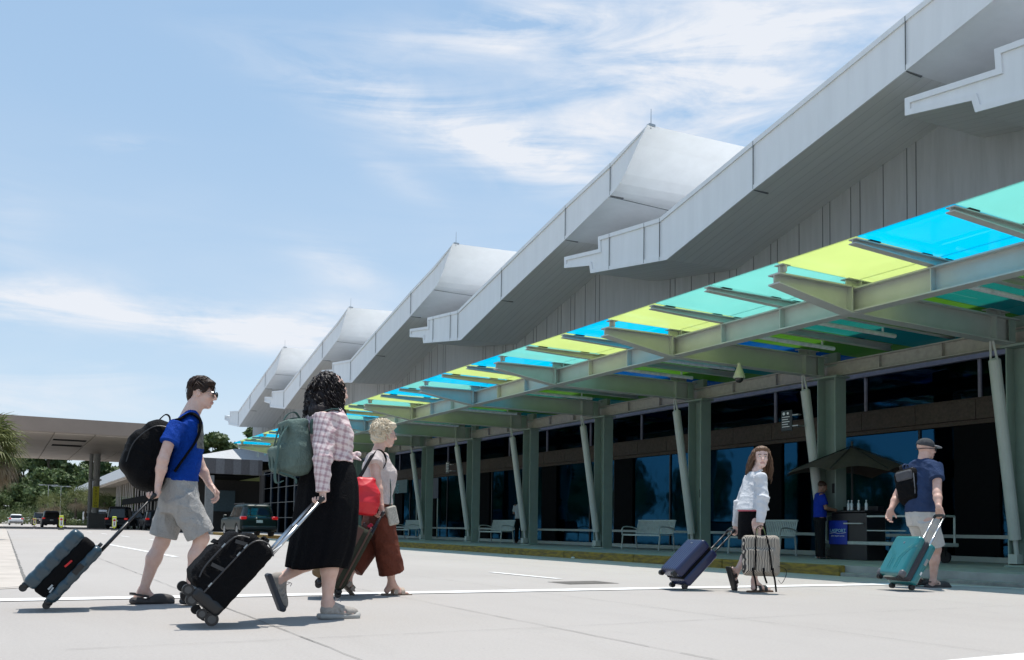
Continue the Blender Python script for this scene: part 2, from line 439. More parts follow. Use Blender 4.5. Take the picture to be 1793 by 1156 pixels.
# ================================================================ colours of the place
def concrete_mat():
    m, t, b = newmat('concrete_road')
    co = t.node('ShaderNodeTexCoord').outputs['Object']
    big = t.noise(co, .22, 5, .6); mid = t.noise(t.mapping(co, scale=(.25, 1.6, 1)), 1.3, 6, .65, .4); fine = t.noise(co, 55, 5, .75); fin2 = t.noise(co, 210, 3, .7)
    c = t.ramp(big, [(.3, (.35, .325, .303)), (.7, (.395, .37, .348))])
    c = t.mix(t.m('MULTIPLY', t.m('SUBTRACT', mid, .5, clamp=True), 1.6), c, (.325, .302, .282, 1))
    c = t.mix(t.m('MULTIPLY', t.m('SUBTRACT', fine, .42), 1.5, clamp=True), c, (.475, .447, .42, 1))
    sp_ = t.m('GREATER_THAN', t.noise(co, 34, 2, .5), .70)
    c = t.mix(t.m('MULTIPLY', sp_, .30), c, (.25, .24, .23, 1))
    st = t.noise(t.mapping(co, (5, 2, 0), scale=(.5, .5, 1)), 1.1, 4, .7, .8)
    c = t.mix(t.m('MULTIPLY', t.m('SUBTRACT', st, .60), 1.6, clamp=True), c, (.30, .285, .27, 1))
    # tyre darkening along the lanes
    s = t.node('ShaderNodeSeparateXYZ'); t.put(s.inputs[0], co)
    ln = t.m('SINE', t.m('ADD', t.m('MULTIPLY', s.outputs[1], 1.72), 1.1))
    c = t.mix(t.m('MULTIPLY', t.m('SUBTRACT', ln, .35, clamp=True), .22), c, (.36, .34, .325, 1))
    pt = t.noise(t.mapping(co, (3, 8, 0), scale=(1, 1, 1)), .9, 6, .7, .4)
    c = t.mix(t.m('MULTIPLY', t.m('SUBTRACT', pt, .62, clamp=True), 2.2, clamp=True), c, (.26, .25, .24, 1))
    dr = t.m('GREATER_THAN', t.noise(t.mapping(co, (1, 1, 0)), 3.1, 3, .6), .765)
    c = t.mix(t.m('MULTIPLY', dr, .35), c, (.17, .165, .16, 1))
    t.put(b.inputs['Base Color'], c); b.inputs['Roughness'].default_value = .92; b.inputs['Specular IOR Level'].default_value = .25
    bn = t.node('ShaderNodeBump'); bn.inputs['Strength'].default_value = .55; bn.inputs['Distance'].default_value = .006
    t.put(bn.inputs['Height'], t.m('ADD', fine, fin2)); t.put(b.inputs['Normal'], bn.outputs[0]); return m
M_road = concrete_mat()
M_side = mat('sidewalk_concrete', (.37, .365, .345), .9, var=.15, vs=2, bump=.4, bs=60)
M_strip = mat('median_concrete', (.50, .45, .40), .92, var=.12, vs=1.4, bump=.5, bs=60)
M_yel = mat('worn_yellow_kerb_paint', (.34, .22, .025), .85, var=.3, vs=4, bump=.3, dark=(.09, .065, .035), stretch=(1, 3, 5))
M_kerb = mat('kerb_concrete', (.30, .29, .27), .9, var=.2, vs=4, bump=.3)
M_line = mat('white_road_paint', (.80, .80, .79), .75, var=.10, vs=7, bump=.3, dark=(.60, .59, .57))
M_crack = mat('dark_joint_filler', (.21, .20, .185), .9, var=.3)
M_grass = mat('grass', (.09, .12, .035), .95, var=.3, vs=3)
M_white = mat('white_roof_paint', (.80, .81, .815), .45, var=.035, vs=1.5, stretch=(2.2, 1, .22), bump=.015, bs=5)
M_steel = mat('grey_green_steel_paint', (.25, .32, .28), .45, var=.06, vs=2.5, bump=.04, bs=40)
M_steel2 = mat('pale_steel_paint', (.42, .445, .42), .42, var=.05, vs=3)
M_gal = mat('galvanised_steel', (.42, .43, .43), .35, .8, var=.1)
M_brown = mat('brown_spandrel_stone', (.085, .064, .052), .8, var=.2, vs=14, bump=.15, bs=80)
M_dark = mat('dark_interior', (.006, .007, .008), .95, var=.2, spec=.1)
M_black = mat('black_rubber', (.012, .012, .013), .55, var=.2)
M_frame = mat('dark_window_frame', (.03, .032, .036), .4, .3)
def soffit_mat():
    m, t, b = newmat('ribbed_soffit_boards')
    co = t.node('ShaderNodeTexCoord').outputs['Object']; s = t.node('ShaderNodeSeparateXYZ'); t.put(s.inputs[0], co)
    fr = t.m('FRACT', t.m('MULTIPLY', s.outputs[1], 3.4))
    ln = t.m('LESS_THAN', fr, .07)
    n = t.noise(t.mapping(co, scale=(.4, 3, 1)), 1.5, 5)
    c = t.mix(n, (.58, .585, .57, 1), (.74, .74, .73, 1)); c = t.mix(t.m('MULTIPLY', ln, .25), c, (.22, .23, .23, 1))
    t.put(b.inputs['Base Color'], c); b.inputs['Roughness'].default_value = .5
    bn = t.node('ShaderNodeBump'); bn.inputs['Strength'].default_value = .6; bn.inputs['Distance'].default_value = .03
    t.put(bn.inputs['Height'], fr); t.put(b.inputs['Normal'], bn.outputs[0]); return m
M_soff = soffit_mat()
def gable_mat():
    m, t, b = newmat('stained_gable_panels')
    co = t.node('ShaderNodeTexCoord').outputs['Object']
    n = t.noise(t.mapping(co, scale=(2.6, 1, .22)), 2.2, 6, .65)
    n2 = t.noise(co, .5, 4)
    c = t.mix(t.m('MULTIPLY', t.m('SUBTRACT', n, .3), 1.8, clamp=True), (.32, .335, .34, 1), (.47, .49, .50, 1))
    c = t.mix(t.m('MULTIPLY', n2, .4), c, (.36, .38, .39, 1))
    t.put(b.inputs['Base Color'], c); b.inputs['Roughness'].default_value = .5; return m
M_gable = gable_mat()
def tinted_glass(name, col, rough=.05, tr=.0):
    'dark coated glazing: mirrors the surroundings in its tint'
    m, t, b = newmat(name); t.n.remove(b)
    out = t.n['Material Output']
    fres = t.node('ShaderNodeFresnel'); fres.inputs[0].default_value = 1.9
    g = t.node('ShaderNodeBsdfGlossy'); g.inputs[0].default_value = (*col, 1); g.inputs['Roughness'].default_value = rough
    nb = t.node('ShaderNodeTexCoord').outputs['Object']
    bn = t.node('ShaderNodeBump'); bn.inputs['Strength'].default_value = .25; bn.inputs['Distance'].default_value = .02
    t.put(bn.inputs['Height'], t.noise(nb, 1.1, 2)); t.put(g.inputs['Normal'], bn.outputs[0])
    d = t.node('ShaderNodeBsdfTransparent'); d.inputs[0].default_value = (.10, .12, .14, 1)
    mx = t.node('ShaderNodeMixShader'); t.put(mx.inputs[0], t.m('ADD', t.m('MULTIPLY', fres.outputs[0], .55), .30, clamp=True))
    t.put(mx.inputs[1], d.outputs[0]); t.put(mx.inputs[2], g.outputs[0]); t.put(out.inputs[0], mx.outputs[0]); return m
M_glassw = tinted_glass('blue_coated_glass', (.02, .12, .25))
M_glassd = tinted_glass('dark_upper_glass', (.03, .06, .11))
def film(name, col, tcol):
    'coloured laminated canopy glass: lets tinted light through and glows from below'
    m, t, b = newmat(name); t.n.remove(b); out = t.n['Material Output']
    tr = t.node('ShaderNodeBsdfTransparent'); tr.inputs[0].default_value = (*tcol, 1)
    tl = t.node('ShaderNodeBsdfTranslucent')
    co = t.node('ShaderNodeTexCoord').outputs['Object']
    t.put(tl.inputs[0], t.mix(t.noise(co, .8, 5), (*[c * .86 for c in col], 1), (*col, 1)))
    gl = t.node('ShaderNodeBsdfGlossy'); gl.inputs['Roughness'].default_value = .05; gl.inputs[0].default_value = (.8, .85, .9, 1)
    a = t.node('ShaderNodeMixShader'); a.inputs[0].default_value = .80; t.put(a.inputs[1], tr.outputs[0]); t.put(a.inputs[2], tl.outputs[0])
    fr = t.node('ShaderNodeFresnel'); fr.inputs[0].default_value = 1.3
    c = t.node('ShaderNodeMixShader'); t.put(c.inputs[0], t.m('MULTIPLY', fr.outputs[0], .55)); t.put(c.inputs[1], a.outputs[0]); t.put(c.inputs[2], gl.outputs[0])
    t.put(out.inputs[0], c.outputs[0]); return m
FILM = {'T': film('teal_canopy_glass', (.50, .86, .80), (.25, .62, .58)), 'B': film('blue_canopy_glass', (.0, .82, .99), (.0, .45, .75)),
        'Y': film('lime_canopy_glass', (.84, .92, .52), (.62, .72, .34)), 'G': film('green_canopy_glass', (.16, .50, .14), (.12, .45, .10))}

FILM.update({'t': film('painted_shade_teal_glass', (.07, .36, .33), (.10, .40, .37)), 'b': film('painted_shade_blue_glass', (.0, .24, .46), (.02, .24, .44)),  # same glass for the inner rows, with the lack of sun put into the tint
        'y': film('painted_shade_lime_glass', (.40, .48, .14), (.36, .44, .12)), 'g': film('painted_shade_green_glass', (.22, .38, .10), (.20, .38, .10))})
# ================================================================ ground
def struct(name, mb, m, loc=(0, 0, 0)):
    o = mb.build(name, m, loc=loc); o['kind'] = 'structure'; return o
YK, YC, ZK = 12.932, 9.9, -.1364         # scaled kerb line, where the road bends down, scaled kerb level
def zg(x, y): return 0. if x < -74 else ZK * min(1, max(0, (y - YC) / (YK - YC))) * min(1, max(0, (x + 74) / 6))
g = MB(); xs = (-1500, -74, -68, 500); ys_ = (-500, YC, YK)
for a in range(3):
    for b in range(2): g.add([(x, y, zg(x, y)) for x, y in ((xs[a], ys_[b]), (xs[a + 1], ys_[b]), (xs[a + 1], ys_[b + 1]), (xs[a], ys_[b + 1]))], [(0, 1, 2, 3)])
struct('road', g, M_road)
g = MB()
for a, za in ((0, -.02), (2, -.22)): g.add([(xs[a], YK, za), (xs[a + 1] + (6 if a == 0 else 0), YK, za), (xs[a + 1] + (6 if a == 0 else 0), 900, za), (xs[a], 900, za)], [(0, 1, 2, 3)])
struct('ground', g, M_grass)
CAM_SCALED = True
g = MB(); g.box((-58, 10.75, -.2), (12, 16.2, .15)); struct('sidewalk', g, M_side)
g = MB()
for i in range(18):
    x0 = -9.15 - i * 2.45; g.box((x0 - 2.43, 10.6, -.2), (x0, 10.748, .152), .012)
struct('kerb', g, M_yel)
g = MB(); g.box((-9.12, 10.6, -.2), (12, 10.748, .05), .01); g.box((-58, 10.6, -.2), (-53.3, 10.748, .15), .01); struct('kerb_ramp', g, M_kerb)
CAM_SCALED = False
g = MB(); g.add([(-400, -60, .004), (-9.0, -60, .004), (-9.0, -.6, .004), (-9.6, .24, .004), (-30, .33, .004), (-63, .45, .004), (-400, .6, .004)], [(0, 1, 2, 3, 4, 5, 6)]); struct('median_strip', g, M_strip)
# markings: two crosswalk edge lines and lane dashes, each a thin sheet
def sheet(mb, a, b, w, z=.006, n=1):
    a, b = Vector((*a, 0)), Vector((*b, 0)); d = (b - a).normalized(); q = Vector((-d.y, d.x, 0)) * w / 2
    for i in range(n):
        c, e_ = a.lerp(b, i / n), a.lerp(b, (i + 1) / n)
        mb.add([(p.x, p.y, z + zg(p.x, p.y)) for p in (c - q, e_ - q, e_ + q, c + q)], [(0, 1, 2, 3)])
g = MB(); sheet(g, (-8.42, -4), (-7.42, 9.9), .27); sheet(g, (-7.42, 9.9), (-7.26, 12.0), .27, n=4); sheet(g, (-2.70, -4), (-2.73, 9.5), .28)
struct('crosswalk_lines', g, M_line)
g = MB(); sheet(g, (-11.2, 6.0), (-9.5, 6.05), .11); sheet(g, (-28.2, 2.68), (-17.6, 2.86), .12)
for x in range(-60, -30, 9): sheet(g, (x - 3, 4.9), (x, 4.9), .12)
for x in range(-150, -68, 12): sheet(g, (x - 3, 2.4), (x, 2.4), .14)
struct('lane_markings', g, M_line)
g = MB()
random.seed(4)
def joint(a, b, w=.010, z=.005):
    n = max(2, int((Vector(b) - Vector(a)).length / .25)); P_ = []
    for i in range(n + 1):
        t = i / n; P_.append((a[0] + (b[0] - a[0]) * t + random.uniform(-.006, .006), a[1] + (b[1] - a[1]) * t + random.uniform(-.006, .006)))
    for i in range(n): sheet(g, P_[i], P_[i + 1], w * .62 * random.uniform(.5, 1.4), z)
joint((-30, 1.55), (4, 1.46)); joint((-9.2, 3.12), (4, 2.92), .008); joint((-60, 4.62), (4, 4.6), .006); joint((-60, 7.7), (4, 7.66), .006); joint((-60, 11.6), (4, 11.6), .006)
for x in (-4.9, -10.4, -15.9, -21.4, -27, -1.2): joint((x, 0.3), (x + .1, 12.8), .006)
joint((-62.8, .47), (-9.8, .26), .05); joint((-9.8, .26), (-9.0, -.6), .05)
for x in range(-24, -9, 4): joint((x, -3), (x, .26), .02)
struct('road_joints', g, M_crack)
g = MB()
for i in range(9): g.box((-8.98 + i * .045, 5.62, .002), (-8.955 + i * .045, 6.22, .008))
g.box((-9.02, 5.58, .0015), (-8.56, 6.26, .0045), mi=None)
drain = g.build('drain_grate', mat('dusty_iron', (.22, .20, .18), .9), loc=(0, 0, 0)); tag(drain, 'rusty drain grate set in the concrete road', 'drain')

CAM_SCALED = True
# ================================================================ terminal
XM = lambda m: -5.98 - 10.92 * (m - 1)
top = [(-4.14, 8.18), (-2.49, 7.97), (-2.51, 8.30), (.05, 8.05), (3.13, 8.79), (6.8, 9.65), (8.93, 10.10), (10.49, 10.51)]
bot = [(-4.14, 7.87), (-2.90, 7.63), (-2.84, 7.41), (.32, 6.97), (3.14, 7.74), (6.8, 8.66), (8.92, 9.235), (9.12, 9.30), (9.36, 9.42), (9.58, 9.60), (9.80, 9.83), (10.10, 10.15)]
YF = 13.46; KR = .05
T0 = (-30, 15.6, 0)
term = empty('airport_terminal', T0, 'long terminal building with a row of white sawtooth wing roofs above dark glass', 'terminal')
def rise(x, y, z): return (x, y, z + KR * (y - YF))
for m in range(0, 7):
    x0 = XM(m)
    if m == 0: continue
    poly = [(x0 + a, b) for a, b in top] + [(x0 + a, b) for a, b in reversed(bot)]
    r = MB(); n = len(poly); nt = len(top); y1 = 27
    V = [rise(a, YF, b) for a, b in poly] + [rise(a, y1, b) for a, b in poly]
    F = []; mi = []
    for i in range(n):
        F.append((i, n + i, n + (i + 1) % n, (i + 1) % n)); mi.append(0 if i < nt or i in (n - 1,) else 1)
    # smooth curved end of the soffit stays plain white
    for i in range(n):
        if nt <= i <= nt + 5: mi[i] = 0
    F += [tuple(range(n)), tuple(range(2 * n - 1, n - 1, -1))]; mi += [0, 0]
    roof = meshobj('wing_roof', V, F, [M_white, M_soff], term, mi=mi)
    # raised trim round the fascia
    f = MB(); inn = offset_poly(poly, .10)
    P0 = [(a, b) for a, b in poly]; I0 = [(a.x, a.y) for a in inn]
    yo, yi = YF - .035, YF - .001
    V = [(a, yo, b) for a, b in P0] + [(a, yo, b) for a, b in I0] + [(a, yi, b) for a, b in P0] + [(a, yi, b) for a, b in I0]
    for i in range(n):
        j = (i + 1) % n
        f.add([], [])
        f.f += []
    F = []
    for i in range(n):
        j = (i + 1) % n
        if 8 + 5 <= i + 0 < 0: continue
        F += [(i, j, n + j, n + i), (n + i, n + j, 3 * n + j, 3 * n + i), (2 * n + i, 2 * n + j, j, i)]
    meshobj('fascia_trim', V, F, M_white, roof)
    j_ = MB()
    for xr in (-2.0, -.55, .05, 3.13, 6.8, 8.93) if m in (1, 2, 3) else (.05, 3.13, 6.8):
        ax = [p[0] for p in top]; az_ = [p[1] for p in top]; bx = [p[0] for p in bot]; bz = [p[1] for p in bot]
        zt = np.interp(xr, ax[3:] if xr > .04 else ax[2:4], az_[3:] if xr > .04 else az_[2:4]); zb = np.interp(xr, bx, bz)
        j_.box((x0 + xr - .007, YF - .038, zb + .015), (x0 + xr + .007, YF - .02, zt - .01))
        if xr > 2: j_.box((x0 + xr - .02, YF - .02, zb - .002), (x0 + xr + .015, YF + .4, zb + .03))
    # cross joints in the soffit and its curved end
    for yy in (17.6, 21.8):
        for (ax_, az1), (bx_, bz1) in zip(bot[5:-1], bot[6:]):
            dz = KR * (yy - YF) - .006
            j_.add([(x0 + ax_, yy, az1 + dz), (x0 + bx_, yy, bz1 + dz), (x0 + bx_, yy + .03, bz1 + dz), (x0 + ax_, yy + .03, az1 + dz)], [(0, 1, 2, 3)])
    j_.box((x0 + 8.9, YF, 9.215), (x0 + 8.925, y1 - 6, 9.225))
    j_.build('fascia_joint', mat('grey_joint_strip', (.16, .17, .175), .9), roof)  # grey strips along the fascia and soffit joints
    rod = MB(); rod.cyl((x0 + 10.45, YF + .1, 10.45), (x0 + 10.45, YF + .1, 10.95), .012, .006, 6); rod.box((x0 + 10.38, YF + .02, 10.5), (x0 + 10.5, YF + .2, 10.56))
    rod.build('lightning_rod', M_gal, roof)
    # gable wall under the soffit
    wx = [-2.84, .32, 3.14, 5.9]; wz = [7.41, 6.97, 7.74, 8.42]
    wz = [z + KR * (15.6 - YF) + .05 for z in wz]
    pts = [(x0 - 5.02, 3.93), (x0 - 5.02, 8.62), (x0 - 4.3, 8.8), (x0 - 2.86, 8.6)] + [(x0 + a, b) for a, b in zip(wx, wz)] + [(x0 + 5.9, 3.93)]
    wl = MB(); wl.prism(pts, lambda p, s_: (p[0], 15.6 + .4 * s_, p[1]))
    # the return wall running back under the high end
    wl.box((x0 + 5.72, 16.001, 7.0), (x0 + 5.899, 24, 8.9))
    gw = wl.build('gable_wall', M_gable, term)
    js = MB(); x = x0 - 2.2; k = 0
    while x < x0 + 5.8:
        zt = np.interp(x, [x0 + a for a in wx], wz) - .03
        if x < x0 - 2.84: zt = 7.3
        js.box((x - .008, 15.592, 3.95), (x + .008, 15.6 - .0005, zt)); k += 1; x += (.56, .21, .66, .68, .2, .56, .24, .58)[k % 8]
    js.build('panel_joint', mat('grey_joint_strip', (.16, .17, .175), .9), gw)  # thin grey strips on the wall panel seams
# high ceiling wall far behind and blank end wall
b_ = MB(); b_.box((-62, 24.2, 3), (8, 24.5, 8.7)); b_.box((-60, 16.05, 3.2), (8, 24.1, 3.9)); b_.build('rear_wall', M_gable, term)
# ground-floor facade at y = 15
YW = 15.0; XA, XB = -53.5, 9.0
s = MB(); x = XA
while x < XB:
    s.box((x + .006, YW - .12, 2.66), (x + 1.207, YW + .3, 3.0)); x += 1.213
s.build('spandrel_band', M_brown, term)
s = MB(); s.box((XA, YW - .06, 2.58), (XB, YW + .3, 2.655)); s.box((XA, YW - .04, 3.004), (XB, YW + .25, 3.05)); s.build('spandrel_lip', M_brown, term)
s = MB(); s.box((XA, YW - .05, .56), (XB, YW + .1, .62)); s.box((XA, YW - .02, .15), (XB, YW + .1, .24)); s.build('glazing_rail', M_steel2, term)
s = MB(); s.box((XA, YW - .05, 3.74), (XB, YW + .35, 3.93)); s.build('head_beam', mat('purple_grey_steel', (.22, .215, .27), .5), term)
s = MB(); s.box((XA, YW - .35, 3.80), (XB, YW - .30, 3.86)); s.build('conduit', M_steel2, term)
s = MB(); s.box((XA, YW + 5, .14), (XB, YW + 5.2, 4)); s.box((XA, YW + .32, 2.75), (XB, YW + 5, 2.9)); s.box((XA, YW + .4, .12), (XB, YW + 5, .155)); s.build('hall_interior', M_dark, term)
nw = 0
random.seed(7)
x = XA; wid = [1.213 * 2, 1.213, 1.213 * 2, 1.213]
solid = set()
while x < XB - .1 and nw < 46:
    wd = wid[nw % 4]; p_ = MB(); p_.box((x + .02, YW + .02, .245), (x + wd - .02, YW + .032, 2.575)); pane = p_.build('window', M_glassw, term)
    fr = MB(); fr.box((x - .02, YW - .01, .24), (x + .018, YW + .06, 2.578)); fr.build('mullion', M_frame, pane)
    x += wd; nw += 1
x = XA
for i in range(26):
    p_ = MB(); p_.box((x + .03, YW + .03, 3.055), (x + 2.40, YW + .042, 3.735)); pn = p_.build('clerestory_window', M_glassd, term)
    fr = MB(); fr.box((x - .025, YW - .01, 3.052), (x + .028, YW + .07, 3.738)); fr.build('mullion', mat('purple_grey_steel', (.2, .2, .2)), pn); x += 2.426
# dark piers between window groups
for x in (-9.9, -14.9, -20.3, -24.2, -28.6, -33.1, -36.5, -40.2):
    s = MB(); s.box((x - .42, YW - .03, .25), (x + .42, YW + .012, 2.573)); s.build('dark_pier', mat('black_pier_cladding', (.006, .0065, .008), .9, spec=.1), term)
# revolving door bay with its number, an awning and doors near column six
s = MB(); s.box((-34.6, YW - .05, 1.75), (-32.4, YW - .031, 2.56)); dp = s.build('door_header', mat('navy_door_header', (.02, .045, .085), .4), term)
def text(name, body, size, loc, rot, m, parent=None, ext=.004, align='CENTER', wscale=1.0):
    c = bpy.data.curves.new(name, 'FONT'); c.body = body; c.size = size * (CAM_SCALE if CAM_SCALED else 1); c.extrude = ext; c.align_x = align; c.align_y = 'CENTER'; c.resolution_u = 3
    t = bpy.data.objects.new(name, c); C.objects.link(t); dg = bpy.context.evaluated_depsgraph_get()
    me = bpy.data.meshes.new_from_object(t.evaluated_get(dg)); bpy.data.objects.remove(t)
    me.materials.clear(); me.materials.append(m); o = bpy.data.objects.new(name, me); C.objects.link(o)
    off = parent_origin(parent) if parent is not None else Vector((0, 0, 0))
    o.location = Vector(scale_about_cam(loc)) - off; o.rotation_euler = rot; o.scale = (wscale, 1, 1)
    if parent is not None: o.parent = parent
    return o
FACE = (math.pi / 2, 0, 0)          # lettering that faces the road (-y)
M_wt = mat('white_lettering', (.78, .78, .76), .6)
text('door_number', '2', .34, (-33.4, YW - .056, 2.15), FACE, M_wt, dp)
rg = MB(); pp = [(-33.4 + .24 * math.cos(a), YW - .055, 2.15 + .24 * math.sin(a)) for a in np.linspace(0, 2 * math.pi, 29)]; rg.tube(pp, .012, 5, caps=False); rg.build('number_ring', M_wt, dp)
s = MB()
for x in (-34.5, -33.45, -32.45): s.box((x - .04, YW - .05, .2), (x + .04, YW - .032, 1.74))
s.build('door_frame', M_steel, term)
s = MB(); s.box((-38.4, YW - .1, 2.05), (-35.4, YW - .04, 2.6)); hp = s.build('sign_panel', mat('teal_sign_panel', (.03, .12, .13), .4), term)
text('sign_lettering', 'og', .62, (-36.6, YW - .105, 2.36), FACE, mat('faded_teal_lettering', (.10, .30, .34), .5), hp)

# ================================================================ coloured canopy along the kerb
NB = 13; BX = lambda n: -8.15 - 3.64 * n
can = empty('glass_canopy', (-30, 13.35, .15), 'steel canopy with blue, teal and lime glass panels on tall columns', 'canopy')
YG = 9.75
def ibeam_x(mb, x0, x1, y, z0, z1, fw=.2, ft=.02, wt=.015, mi=None):
    mb.box((x0, y - fw / 2, z0), (x1, y + fw / 2, z0 + ft)); mb.box((x0, y - fw / 2, z1 - ft), (x1, y + fw / 2, z1)); mb.box((x0, y - wt / 2, z0 + ft), (x1, y + wt / 2, z1 - ft))
def beam_y(mb, x, secs, fw=.2, ft=.02, wt=.015):
    'I-beam along y; secs = (y, z0, z1)'
    for (ya, a0, a1), (yb, b0, b1) in zip(secs, secs[1:]):
        for (h, l0, l1, m0, m1) in ((fw, a0, a0 + ft, b0, b0 + ft), (fw, a1 - ft, a1, b1 - ft, b1), (wt, a0 + ft, a1 - ft, b0 + ft, b1 - ft)):
            V = [(x - h / 2, ya, l0), (x + h / 2, ya, l0), (x + h / 2, yb, m0), (x - h / 2, yb, m0), (x - h / 2, ya, l1), (x + h / 2, ya, l1), (x + h / 2, yb, m1), (x - h / 2, yb, m1)]
            mb.add(V, [(3, 2, 1, 0), (4, 5, 6, 7), (0, 1, 5, 4), (1, 2, 6, 5), (2, 3, 7, 6), (3, 0, 4, 7)])
for n in range(-1, 9):
    x = BX(n)
    c = MB()
    for dx in (-.21, .19): c.box((x + .13 + dx, 13.2, .15), (x + .15 + dx, 13.48, 3.46))
    c.box((x - .06, 13.393, .15), (x + .32, 13.407, 3.46)); c.box((x - .14, 13.16, 3.462), (x + .40, 13.52, 3.496)); c.box((x - .12, 13.17, .151), (x + .38, 13.51, .18))
    co_ = c.build('column', M_steel, can)
    if n >= 0:
        o_ = MB(); o_.box((x + .12, 13.35, 1.35), (x + .20, 13.392, 1.53), .006); o_.build('outlet_box', M_black, co_)
        k_ = MB(); k_.box((x + .07, 13.05, 3.498), (x + .09, 13.19, 3.85)); k_.box((x - .12, 13.35, 3.70), (x + .24, 13.46, 3.95)); k_.build('gusset', M_steel, co_)
    b = MB(); beam_y(b, x, [(8.3, 3.70, 3.84), (9.62, 3.50, 3.86), (13.3, 3.50, 3.88)], .19)
    for yy in (9.62, 12.72): b.box((x - .095, yy - .01, 3.52), (x + .095, yy + .01, 3.86))
    cb = b.build('crossbeam', M_steel2, can)
    for yy, w_ in ((8.45, .05), (9.82, .22), (12.85, .22)):
        q = MB(); q.box((x - .008, yy - w_, 3.875), (x + .008, yy + w_, 3.955)); q.box((x - .07, yy - w_ - .02, 3.957), (x + .07, yy + w_ + .02, 3.968)); q.box((x - .07, yy - .008, 3.875), (x + .07, yy + .008, 3.955)); q.build('glass_bracket', M_steel2, cb)
    st = MB(); st.cyl((x + .02, 13.22, .56), (x, 12.80, 3.22), .085, n=16); st.cyl((x, 12.80, 3.22), (x, 12.79, 3.25), .085, .05, 16)
    st.box((x - .05, 13.15, .2), (x + .09, 13.31, .34)); st.cyl((x + .03, 13.245, .3), (x + .02, 13.22, .58), .035, n=8)
    for dx in (-.05, .05): st.cyl((x + dx, 12.79, 3.22), (x + dx * .4, 12.74, 3.5), .018, n=6)
    st.build('strut', M_steel2, can)
g_ = MB(); ibeam_x(g_, BX(8) - .1, BX(-1), YG, 3.52, 3.84, .2)
for n in range(-1, 9):
    for k in (0, 1, 2): xx = BX(n) - k * 1.2133; g_.box((xx - .008, YG - .1, 3.54), (xx + .008, YG - .009, 3.82))
g_.build('front_girder', M_steel2, can)
g_ = MB(); ibeam_x(g_, BX(8) - .1, BX(-1), 13.36, 3.5, 3.76, .16)
for n in range(-1, 9):
    for k in (1, 2): xx = BX(n) - k * 1.2133; g_.box((xx - .008, 13.28, 3.52), (xx + .008, 13.352, 3.74))
g_.build('rear_girder', mat('warm_grey_steel', (.40, .375, .34), .5), can)
for n in range(-1, 8):
    for k in (1, 2):
        x = BX(n) - k * 1.2133
        r_ = MB(); beam_y(r_, x, [(8.28, 3.885, 3.945), (9.6, 3.85, 3.955), (13.6, 3.85, 3.955)], .10, .012, .01); ra = r_.build('rafter', M_steel2, can)
        q = MB()
        for yy in (8.62, 9.55, 9.98, 12.8): q.box((x - .05, yy - .09, 3.956), (x + .05, yy + .09, 3.972), .005)
        q.build('glass_clamp', M_black, ra)
        t_ = MB(); t_.cyl((x - .12, 10.35, 3.76), (x - .12, 12.3, 3.76), .035, n=10); t_.box((x - .13, 10.6, 3.795), (x - .11, 10.63, 3.86)); t_.box((x - .13, 12.0, 3.795), (x - .11, 12.03, 3.86)); t_.build('tube_light', mat('frosted_white_tube', (.72, .74, .74), .35), can)
random.seed(11)
front = 'TBYTTYBYTBYBTBYTYBTBYTBYBTYBTBY'
back = 'TGTGTGBTGBTGTBGTBGTTGBTGBTGBTGB'  # inner row tints; green stands for lime glass in painted shade
yr = [(8.36, 9.80), (9.83, 10.50), (10.53, 12.86), (12.89, 14.6)]  # sunlit rows first; the painted shade begins at a panel break
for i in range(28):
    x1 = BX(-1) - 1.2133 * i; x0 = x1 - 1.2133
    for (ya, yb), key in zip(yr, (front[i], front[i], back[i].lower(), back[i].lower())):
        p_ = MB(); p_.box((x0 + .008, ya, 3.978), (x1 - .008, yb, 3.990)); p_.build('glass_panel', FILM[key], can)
# ---- small fittings that hang on the canopy
def strut_sign(n, z, lines, label):
    x = BX(n); r = empty('hanging_sign', (x - .35, 12.62, z), label, 'sign', 'black direction signs on the canopy struts')
    s = MB(); s.box((x - .40, 12.60, z - .19), (x - .14, 12.63, z + .19), .006); s.build('sign_panel', mat('black_sign_panel', (.008, .012, .014), .3), r)
    s = MB(); s.box((x - .15, 12.61, z + .08), (x + .0, 12.70, z + .10)); s.box((x - .15, 12.61, z - .12), (x + .0, 12.78, z - .10)); s.build('bracket', M_gal, r)
    for i in range(lines):
        s = MB(); zz = z + .06 - i * .045; s.box((x - .37, 12.594, zz), (x - .19 - .04 * (i % 2), 12.599, zz + .012)); s.build('text_line', M_wt, r)
    s = MB(); s.cyl((x - .33, 12.594, z + .13), (x - .33, 12.599, z + .13), .03, n=10); s.cyl((x - .23, 12.594, z + .13), (x - .23, 12.599, z + .13), .025, n=10); s.build('symbol', M_wt, r)
strut_sign(1, 2.68, 5, 'small black sign with white lines on the strut above the dark umbrella')
strut_sign(5, 2.55, 5, 'small black sign on the strut between the bench bystander and the short haired woman')
r = empty('dome_camera', (-11.55, 10.95, 3.5), 'bell shaped security camera hanging under the canopy over the girl', 'camera')
s = MB(); s.cyl((-11.55, 10.95, 3.5), (-11.55, 10.95, 3.44), .03, n=10); s.cyl((-11.55, 10.95, 3.44), (-11.55, 10.95, 3.27), .04, .10, 14); s.cyl((-11.55, 10.95, 3.27), (-11.55, 10.95, 3.24), .10, .10, 14); s.build('housing', mat('lime_tinted_housing', (.5, .52, .42), .4), r, smooth=False)
s = MB(); s.ball((-11.55, 10.95, 3.24), (.075, .075, .08), 12); s.build('dome', mat('smoked_dome', (.03, .03, .03), .15), r, smooth=True)

# ================================================================ far buildings
CAM_SCALED = False
